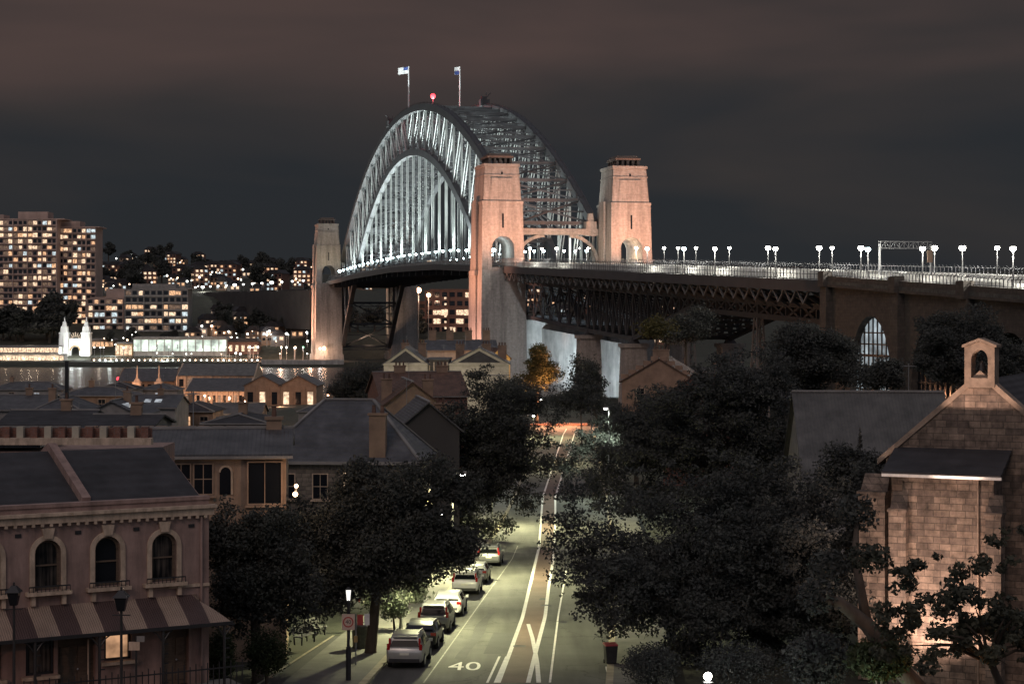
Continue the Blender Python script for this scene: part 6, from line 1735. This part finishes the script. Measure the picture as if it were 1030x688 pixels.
def car(body_mat, suv, label, loc, rz, group='cars parked along the left kerb'):
    """length along +y (front), rear faces -y; stations: y, floor, belt, roof, half width at sill, belt, roof"""
    p = thing('parked_car', label, 'car', loc, rz, group)
    H = 1.66 if suv else 1.46
    B = 1.0 if suv else .92
    L_ = 2.25
    st = [(-L_, .50, .78, .80, .72, .80, .78), (-L_ + .06, .36, .98, 1.0, .84, .88, .86), (-L_ + .16, .30, B, B + .05, .88, .91, .86)]
    st += [(-L_ + .34, .28, B, H * .90, .89, .92, .66), (-L_ + .62, .27, B, H * .985, .90, .93, .66)] if suv else [(-L_ + .45, .28, B, H * .88, .89, .91, .64), (-L_ + .85, .27, B, H * .98, .90, .92, .64)]
    st += [(-.3, .25, B, H, .90, .93, .67), (.35, .25, B, H * .985, .90, .93, .66), (.72, .25, B, H * .95, .90, .92, .65), (1.30, .26, B - .01, B + .04, .89, .91, .80), (1.85, .28, B - .10, B - .07, .87, .89, .80), (2.12, .32, B - .24, B - .22, .82, .84, .78), (2.25, .45, .62, .64, .70, .72, .68)]
    mb = MB()
    for y, zf, zb, zt, ws, wb, wt in st:
        r = [(ws * .9, zf), (ws, zf + .12), (wb, zb * .62 + zf * .38), (wb - .01, zb), (wt + (wb - wt) * .12, zt - (zt - zb) * .12), (wt, zt)]
        ring = [(x, z) for x, z in r] + [(-x, z) for x, z in reversed(r)]
        mb.v += [(x, y, z) for x, z in ring]
    n = 12
    for i in range(len(st) - 1):
        for k in range(n):
            mb.f.append((i * n + k, i * n + (k + 1) % n, (i + 1) * n + (k + 1) % n, (i + 1) * n + k))
    mb.f += [tuple(range(n)), tuple((len(st) - 1) * n + k for k in reversed(range(n)))]
    bo = mb.build('body', body_mat, p, True)
    bv = bo.modifiers.new('bevel', 'BEVEL'); bv.width = .035; bv.segments = 2; bv.limit_method = 'ANGLE'; bv.angle_limit = R(22)
    def glassquad(name, pts, m, parent=p):
        c = sum((Vector(q) for q in pts), Vector()) / len(pts)
        nrm = (Vector(pts[1]) - Vector(pts[0])).cross(Vector(pts[2]) - Vector(pts[0])).normalized()
        if nrm.dot(c - Vector((0, 0, .8))) < 0: nrm = -nrm
        k = MB(); a = [Vector(q) + nrm * .012 for q in pts]; b_ = [Vector(q) - nrm * .02 for q in pts]; N_ = len(pts)
        k.add(a + b_, [tuple(range(N_)), tuple(range(2 * N_ - 1, N_ - 1, -1))] + [(i, i + N_, (i + 1) % N_ + N_, (i + 1) % N_) for i in range(N_)])
        return k.build(name, m, parent)
    def ringpt(i, t_, sgn):           # point on the side of the cabin, t_ 0 belt .. 1 roof
        y, zf, zb, zt, ws, wb, wt = st[i]
        return (sgn * ((wb - .01) + (wt + (wb - wt) * .12 - wb + .01) * t_), y, zb + (zt - (zt - zb) * .12 - zb) * t_)
    y2, y3 = st[2], st[3]
    glassquad('rear_window', [(-.72, y2[0] - .005, y2[3] + .02), (.72, y2[0] - .005, y2[3] + .02), (.60, y3[0] - .02, y3[3] - .09), (-.60, y3[0] - .02, y3[3] - .09)], M['carglass'])
    y8, y7 = st[8], st[7]
    glassquad('windscreen', [(-.76, y8[0] - .04, y8[3] + .03), (.76, y8[0] - .04, y8[3] + .03), (.60, y7[0] + .05, y7[3] - .05), (-.60, y7[0] + .05, y7[3] - .05)], M['carglass'])
    for s in (-1, 1):
        a, b_ = Vector(ringpt(4, .12, s)), Vector(ringpt(5, .12, s)); c, d = Vector(ringpt(5, .9, s)), Vector(ringpt(4, .86, s))
        glassquad('side_window', [a, b_ - Vector((0, .04, 0)), c - Vector((0, .04, 0)), d + Vector((0, .1, 0))], M['carglass'])
        a, b_ = Vector(ringpt(5, .12, s)), Vector(ringpt(7, .12, s)); c, d = Vector(ringpt(7, .86, s)), Vector(ringpt(5, .9, s))
        glassquad('side_window', [a + Vector((0, .04, 0)), b_ + Vector((0, .3, 0)), c, d + Vector((0, .04, 0))], M['carglass'])
        MB().box((s * .98, .98, B + .06), (.18, .1, .14)).build('mirror', body_mat, p)
        tl = MB()
        if suv: tl.box((s * .80, -L_ + .115, B + .06), (.15, .16, .30)).box((s * .735, -L_ + .205, B + .34), (.10, .2, .30))
        else: tl.box((s * .74, -L_ + .07, B - .06), (.28, .14, .17))
        tl.build('tail_light', M['redlens'], p)
        MB().box((s * .64, 2.12, .70), (.30, .14, .14)).build('headlight', M['clearlens'], p)
        if suv: MB().bar((s * .62, -1.5, H + .05), (s * .62, .3, H + .05), .04, .06).build('roof_rail', M['rim'], p)
        for f in (-1.36, 1.38):
            w = MB().lathe([(.25, -.11), (.33, -.10), (.345, -.05), (.345, .05), (.33, .10), (.25, .11)], (0, 0, 0), 20)
            w.v = [(s * .83 + vz, f + vx, .345 + vy) for vx, vy, vz in w.v]; wo = w.build('wheel', M['tyre'], p, True)
            r_ = MB().lathe([(.03, .118), (.22, .112), (.235, .08), (.235, -.08)], (0, 0, 0), 14); r_.v = [(s * (.835 + vz * 1.0), f + vx, .345 + vy) for vx, vy, vz in r_.v]; r_.build('rim', M['rim'], wo)
            ar = MB()
            for q in range(9):
                t0, t1 = math.pi * q / 9, math.pi * (q + 1) / 9
                ar.bar((s * .885, f + .39 * math.cos(t0), .345 + .39 * math.sin(t0)), (s * .885, f + .39 * math.cos(t1), .345 + .39 * math.sin(t1)), .09, .05)
            ar.build('wheel_arch', M['iron_black'], p)
    MB().box((0, -L_ - .005, .42), (1.5, .14, .16)).build('bumper', M['iron_black'] if suv else body_mat, p)
    MB().box((0, -L_ - .012, .74 if suv else .62), (.46, .03, .13)).build('number_plate', M['plateP'], p)
    MB().box((0, 2.2, .48), (1.2, .12, .16)).build('grille', M['iron_black'], p)
    if suv: MB().box((0, -L_ + .30, H * .93), (1.2, .24, .05)).build('spoiler', body_mat, p)
    return p
CARS = [(94.6, 'silver', True, 'silver four wheel drive nearest the camera, last in the parked row'), (101.4, 'dark', False, 'dark sedan with pale roof reflections, second from the camera'),
        (108.5, 'grey', True, 'dark grey wagon third from the camera in the parked row'), (116.6, 'white', False, 'white hatchback fourth from the camera, roof lit bright'),
        (129.5, 'white', True, 'white sport utility fifth from the camera, under the tree edge'), (137.5, 'grey', False, 'grey sedan sixth from the camera in the parked row'),
        (152, 'grey', True, 'dark grey wagon farthest away, alone at the tree line')]
for y, c, suv, lab in CARS:
    x = xr(y) - HL + 1.12
    ang = -math.atan2(xr(y + 2) - xr(y - 2), 4)
    o = car(PC[c], suv, lab, (x, y, zr(y) + .01), ang)
    o.rotation_euler = (math.atan2(zr(y + 2) - zr(y - 2), 4), 0, ang)
o = car(PC['grey'], False, 'dark car half hidden under the street tree behind the lawn', (-11.5, 118, zr(118) + .02), R(78), None)

# ------------------------------------------------------------------ street furniture
def ground_at(px, Y): 
    x = P(px, 0, Y).x; return Vector((x, Y, zr(Y) + .1))
# speed sign on its black pole
Y = 88; o = ground_at(350.5, Y)
p = thing('speed_sign', 'square 40 speed limit sign on a thick black pole', 'sign', o)
zs = P(0, 625, Y).z - o.z
MB().tube([(0, 0, -.3), (0, 0, zs + 1.1)], .075, 10).tube([(0, 0, -.3), (0, 0, 1.6)], [.13, .12], 10).build('pole', M['iron_black'], p)
sg = MB().box((0, -.10, zs), (.60, .03, .74)).build('sign_board', M['signface'], p)
ring = MB(); n = 28
for k in range(n):
    a0, a1 = 2 * math.pi * k / n, 2 * math.pi * (k + 1) / n
    ring.add([(r_ * math.cos(a), -.12, zs + r_ * math.sin(a)) for a in (a0, a1) for r_ in (.19, .25)], [(0, 1, 3, 2)])
ring.build('red_ring', M['signred'], sg)
t40 = text_mb('40', .27); t40.v = [(x, -.122 - z * .2, y + zs) for x, y, z in t40.v]; t40.build('numerals', M['iron_black'], sg)
lan = MB().frustum(zs + 1.0, .07, .07, zs + 1.5, .11, .11).build('lantern', M['lampw_dim'], p); MB().frustum(zs + 1.503, .15, .15, zs + 1.62, .04, .04).build('lantern_cap', M['iron_black'], p)
# parking signs
Y = 93; o = ground_at(360, Y)
p = thing('parking_sign', 'thin pole with small red and white parking plates', 'sign', o)
zs = P(0, 623, Y).z - o.z
MB().tube([(-.1, 0, -.3), (-.1, 0, zs + .3)], .04, 8).build('pole', M['pole'], p)
MB().box((.12, -.06, zs), (.30, .02, .52)).build('red_plate', M['signred'], p); MB().box((.45, -.05, zs + .02), (.26, .02, .56)).build('white_plate', M['line'], p)
MB().box((-.1, -.06, zs - .95), (.18, .02, .32)).build('yellow_plate', M['ochre'], p)
# bins
Y = 99.5; o = ground_at(391, Y); o.x = -8.05
p = thing('litter_bin', 'round grey green litter bin beside the tree trunk', 'bin', o)
MB().lathe([(.40, 0), (.42, .1), (.42, 1.05), (.44, 1.1), (.44, 1.18)], n=20).build('drum', M['binbody'], p, False)
MB().lathe([(.44, 1.183), (.40, 1.28), (.2, 1.36)], n=20).build('lid', M['pole'], p)
def wheelie(loc, label, lidm):
    p = thing('wheelie_bin', label, 'bin', loc, R(8))
    MB().frustum(.08, .24, .28, .95, .31, .36).build('body', M['iron_black'], p)
    MB().frustum(.953, .33, .39, 1.03, .31, .36).build('lid', lidm, p)
    for s in (-1, 1):
        w = MB().lathe([(.1, -.03), (.1, .03)], n=12); w.v = [(s * .27 + vz, .26 + vx, .1 + vy) for vx, vy, vz in w.v]; w.build('wheel', M['tyre'], p)
    MB().bar((-.25, .42, .98), (.25, .42, .98), .04).build('handle', M['iron_black'], p)
o = ground_at(614, 93.5); wheelie(o, 'black wheelie bin with red lid at the right kerb', M['lidred'])
# benches on the lawn
for px, py, Y, rz, lab in ((307, 637, 97, 24, 'nearer of two pale lawn benches facing the lane'), (318, 630, 100.5, 24, 'farther of two pale lawn benches facing the lane')):
    x = P(px, 0, Y).x
    p = thing('park_bench', lab, 'bench', (x, Y, P(0, py + 5, Y).z - .25), R(rz) + R(40), 'lawn benches')
    p.location.z = max(p.location.z, gz(x, Y) - .12)
    st_ = MB()
    for k in range(3): st_.box((0, -.15 + k * .17, .45), (1.5, .13, .04))
    st_.build('seat', M['paleconc'], p)
    bk_ = MB()
    for k in range(3): bk_.box((0, .30 + k * .03, .58 + k * .15), (1.5, .035, .12))
    bk_.build('backrest', M['paleconc'], p)
    for s in (-1, 1):
        MB().bar((s * .6, -.18, 0), (s * .6, -.18, .43), .06).bar((s * .6, .26, 0), (s * .6, .36, .95), .06).bar((s * .6, -.18, .40), (s * .6, .3, .40), .05).bar((s * .6, -.2, .62), (s * .6, .3, .62), .06).bar((s * .6, -.18, .4), (s * .6, -.18, .62), .05).build('leg', M['iron_black'], p)
# heritage lamps in front of the terrace (unlit)
def heritage(loc, h, label, lit=None):
    p = thing('heritage_lamp', label, 'street lamp', loc)
    MB().tube([(0, 0, -.3), (0, 0, 1.0), (0, 0, 1.05), (0, 0, h - .6)], [.11, .10, .06, .045], 10).bar((-.32, 0, h - .75), (.32, 0, h - .75), .04).build('pole', M['iron_black'], p)
    MB().frustum(h - .6, .12, .12, h - .12, .21, .21).build('lantern', lit or M['glass'], p)
    MB().frustum(h - .117, .27, .27, h + .12, .08, .08).box((0, 0, h + .18), (.06, .06, .12)).build('lantern_cap', M['iron_black'], p)
    return p
Y = 66; x = P(122, 0, Y).x; g = 17.0; heritage((x, Y, g), P(0, 597, Y).z - g, 'tall unlit black lamp post in front of the rose terrace awning')
Y = 69; x = P(14, 0, Y).x; heritage((x, Y, g), P(0, 592, Y).z - g, 'unlit lantern post at the left edge before the rose terrace')
# meter box posts by the fence
Y = 71.5; x = P(137, 0, Y).x
p = thing('notice_post', 'short post with two small pale plates beside the lit window', 'sign', (x, Y, 17.0))
zt = P(0, 640, Y).z - 17
MB().tube([(0, 0, 0), (0, 0, zt)], .04, 8).build('pole', M['iron_black'], p)
MB().box((-.06, -.06, zt - .35), (.42, .03, .32)).build('plate', M['cream'], p); MB().box((.18, -.06, zt - .08), (.3, .03, .22)).build('plate', M['grey'], p)

# street lamps along the road; the two on the left stand behind the trees
def street_lamp(loc, h, arm, label, power, col, headm, aim=0):
    p = thing('street_lamp', label, 'street lamp', loc)
    MB().tube([(0, 0, -.3), (0, 0, h * .6), (0, 0, h - .2), (arm * .4, 0, h + .15), (arm, 0, h + .2)], [.11, .085, .07, .05, .04], 8).build('pole', M['pole'], p)
    MB().frustum(h + .06, .34, .16, h + .26, .26, .10, arm, 0).build('lamp_head', M['pole'], p)
    MB().ball((arm, 0, h - .02), .20, 10, .6).build('lamp_lens', headm, p, True)
    if power:
        d = light('SPOT', (arm, 0, h - .35), power, col, .18, None, 168, .35, parent=p)
    return p
LC = (1.0, .97, .53)
for Y, h_, arm, pw_, lab in ((108, 6.6, 2.2, 9000, 'street lamp behind the crown of the left pavement tree, nearest the camera'), (140, 7.6, .8, 19000, 'street lamp beside the farthest parked wagon, behind the left tree'), (192, 8.0, 1.8, 16000, 'street lamp behind the farther left street tree')):
    o = Vector((xr(Y) - HL - .9, Y, zr(Y) + .1)); street_lamp(o, h_, arm, lab, pw_, LC, M['lampw'])
Y = 228; x = P(610, 0, Y).x + .3; o = Vector((x, Y, zr(Y) + .1)); street_lamp(o, P(0, 411, Y).z - o.z, -.4, 'bright street lamp glowing at the right kerb among trees', 6500, (.85, 1, .80), M['lampw'])
o = Vector((xr(300) - HL - .8, 300, zr(300) + .1)); street_lamp(o, 7.5, 1.6, 'street lamp down the slope on the left kerb', 10000, LC, M['lampw'])
o = Vector((xr(372) - HL - .8, 372, zr(372) + .1)); street_lamp(o, 7.5, 1.6, 'street lamp near the red tail-light strip at the street foot', 10000, LC, M['lampw'])
Y = 424; x = P(560, 0, Y).x; light('POINT', (x, 413, zr(413) + 5), 20000, (1, .45, .22), .3, name='added_trail_glow')  # added orange light without a lamp, for the tail-light trail glow
Y = 345; o = P(595, 372, Y); p = street_lamp((o.x, Y, zr(Y) + .1), o.z - zr(Y), 0, 'small white lamp before the pale wall, among dark trees', 1500, (.9, 1, .95), M['lampw'])
# path light, bottom right
Y = 78; o = P(712, 680, Y); g = gz(o.x, Y) - .16
p = thing('path_light', 'dazzling white path light low in front of the fig', 'path light', (o.x, Y, g))
MB().tube([(0, 0, -.2), (0, 0, o.z - g - .25)], .06, 8).frustum(o.z - g - .28, .16, .16, o.z - g - .22, .2, .2).build('post', M['iron_black'], p)
MB().ball((0, 0, o.z - g), .17, 12).build('globe', M['lampw'], p, True)
light('POINT', (0, -.1, o.z - g + .35), 200, (.85, .93, 1.0), .15, parent=p)
# wall lamp at the cream house, brilliant white
Y = 95; o = P(297, 497, Y)
p = thing('wall_lamp', 'bare white wall lamp glowing beside the stone house trees', 'lamp', (o.x, Y, o.z))
MB().ball((0, 0, 0), .13, 8).build('bulb', M['lampo'], p, True); MB().ball((.05, 0, .42), .10, 8).build('bulb', M['lampo'], p, True); MB().bar((0, .05, -.1), (0, .6, -.1), .05).bar((0.02, .12, -.1), (.05, .12, .45), .05).build('bracket', M['iron_black'], p)
light('POINT', (0, -.3, .1), 60, (1, .66, .40), .1, parent=p)
for px, py, Y in ((420, 548, 113), (418, 552, 112)):
    o = P(px, py, Y - 13); p = thing('tree_bulb', 'tiny red bulb glowing in the left pavement tree' + (', upper' if py < 550 else ', lower'), 'lamp', o)
    MB().ball((0, 0, 0), .09, 8).build('bulb', M['lampfaro'], p, True); MB().tube([(0, 0, .05), (.05, .2, .8)], .015, 5).build('cord', M['iron_black'], p)
# church floodlights on the ground
for q, (x, y, aim, pw, cone) in enumerate(((15.6, 83.2, (18.6, 88.5, 20.5), 2300, 90), (19.0, 84.2, (20.3, 86.9, 21.5), 3000, 105), (15.5, 78.5, (22.2, 88.4, 29.3), 22000, 15))):
    g = gz(x, y) - .16
    p = thing('floodlight', ('church floodlight in the shrubs at the left corner', 'church floodlight in the garden before the porch', 'narrow church floodlight aimed at the bellcote')[q], 'floodlight', (x, y, g))
    MB().box((0, 0, .35), (.4, .25, .3)).build('housing', M['iron_black'], p); MB().bar((0, 0, -.1), (0, 0, .3), .06).build('stand', M['iron_black'], p)
    light('SPOT', (x, y + .2, g + .65), pw, (1, .70, .56), .2, aim, cone, .5, name='church_floodlight')
x, y = 17.5, 72; g = gz(x, y)
light('POINT', (x, y, g + .5), 160, (1, .45, .18), .2, name='garden_light')
light('POINT', (P(868, 0, 74.5).x, 74.5, g + .4), 220, (.8, 1, .85), .2, name='garden_light')
# orange street light spilling on the terrace from the left of the camera
street_lamp(Vector((-26, 50, gz(-26, 50) - .1)), 7.0, 1.0, 'sodium street lamp on the slope below the camera, out of frame', 3000, (1, .52, .36), M['lampo'])
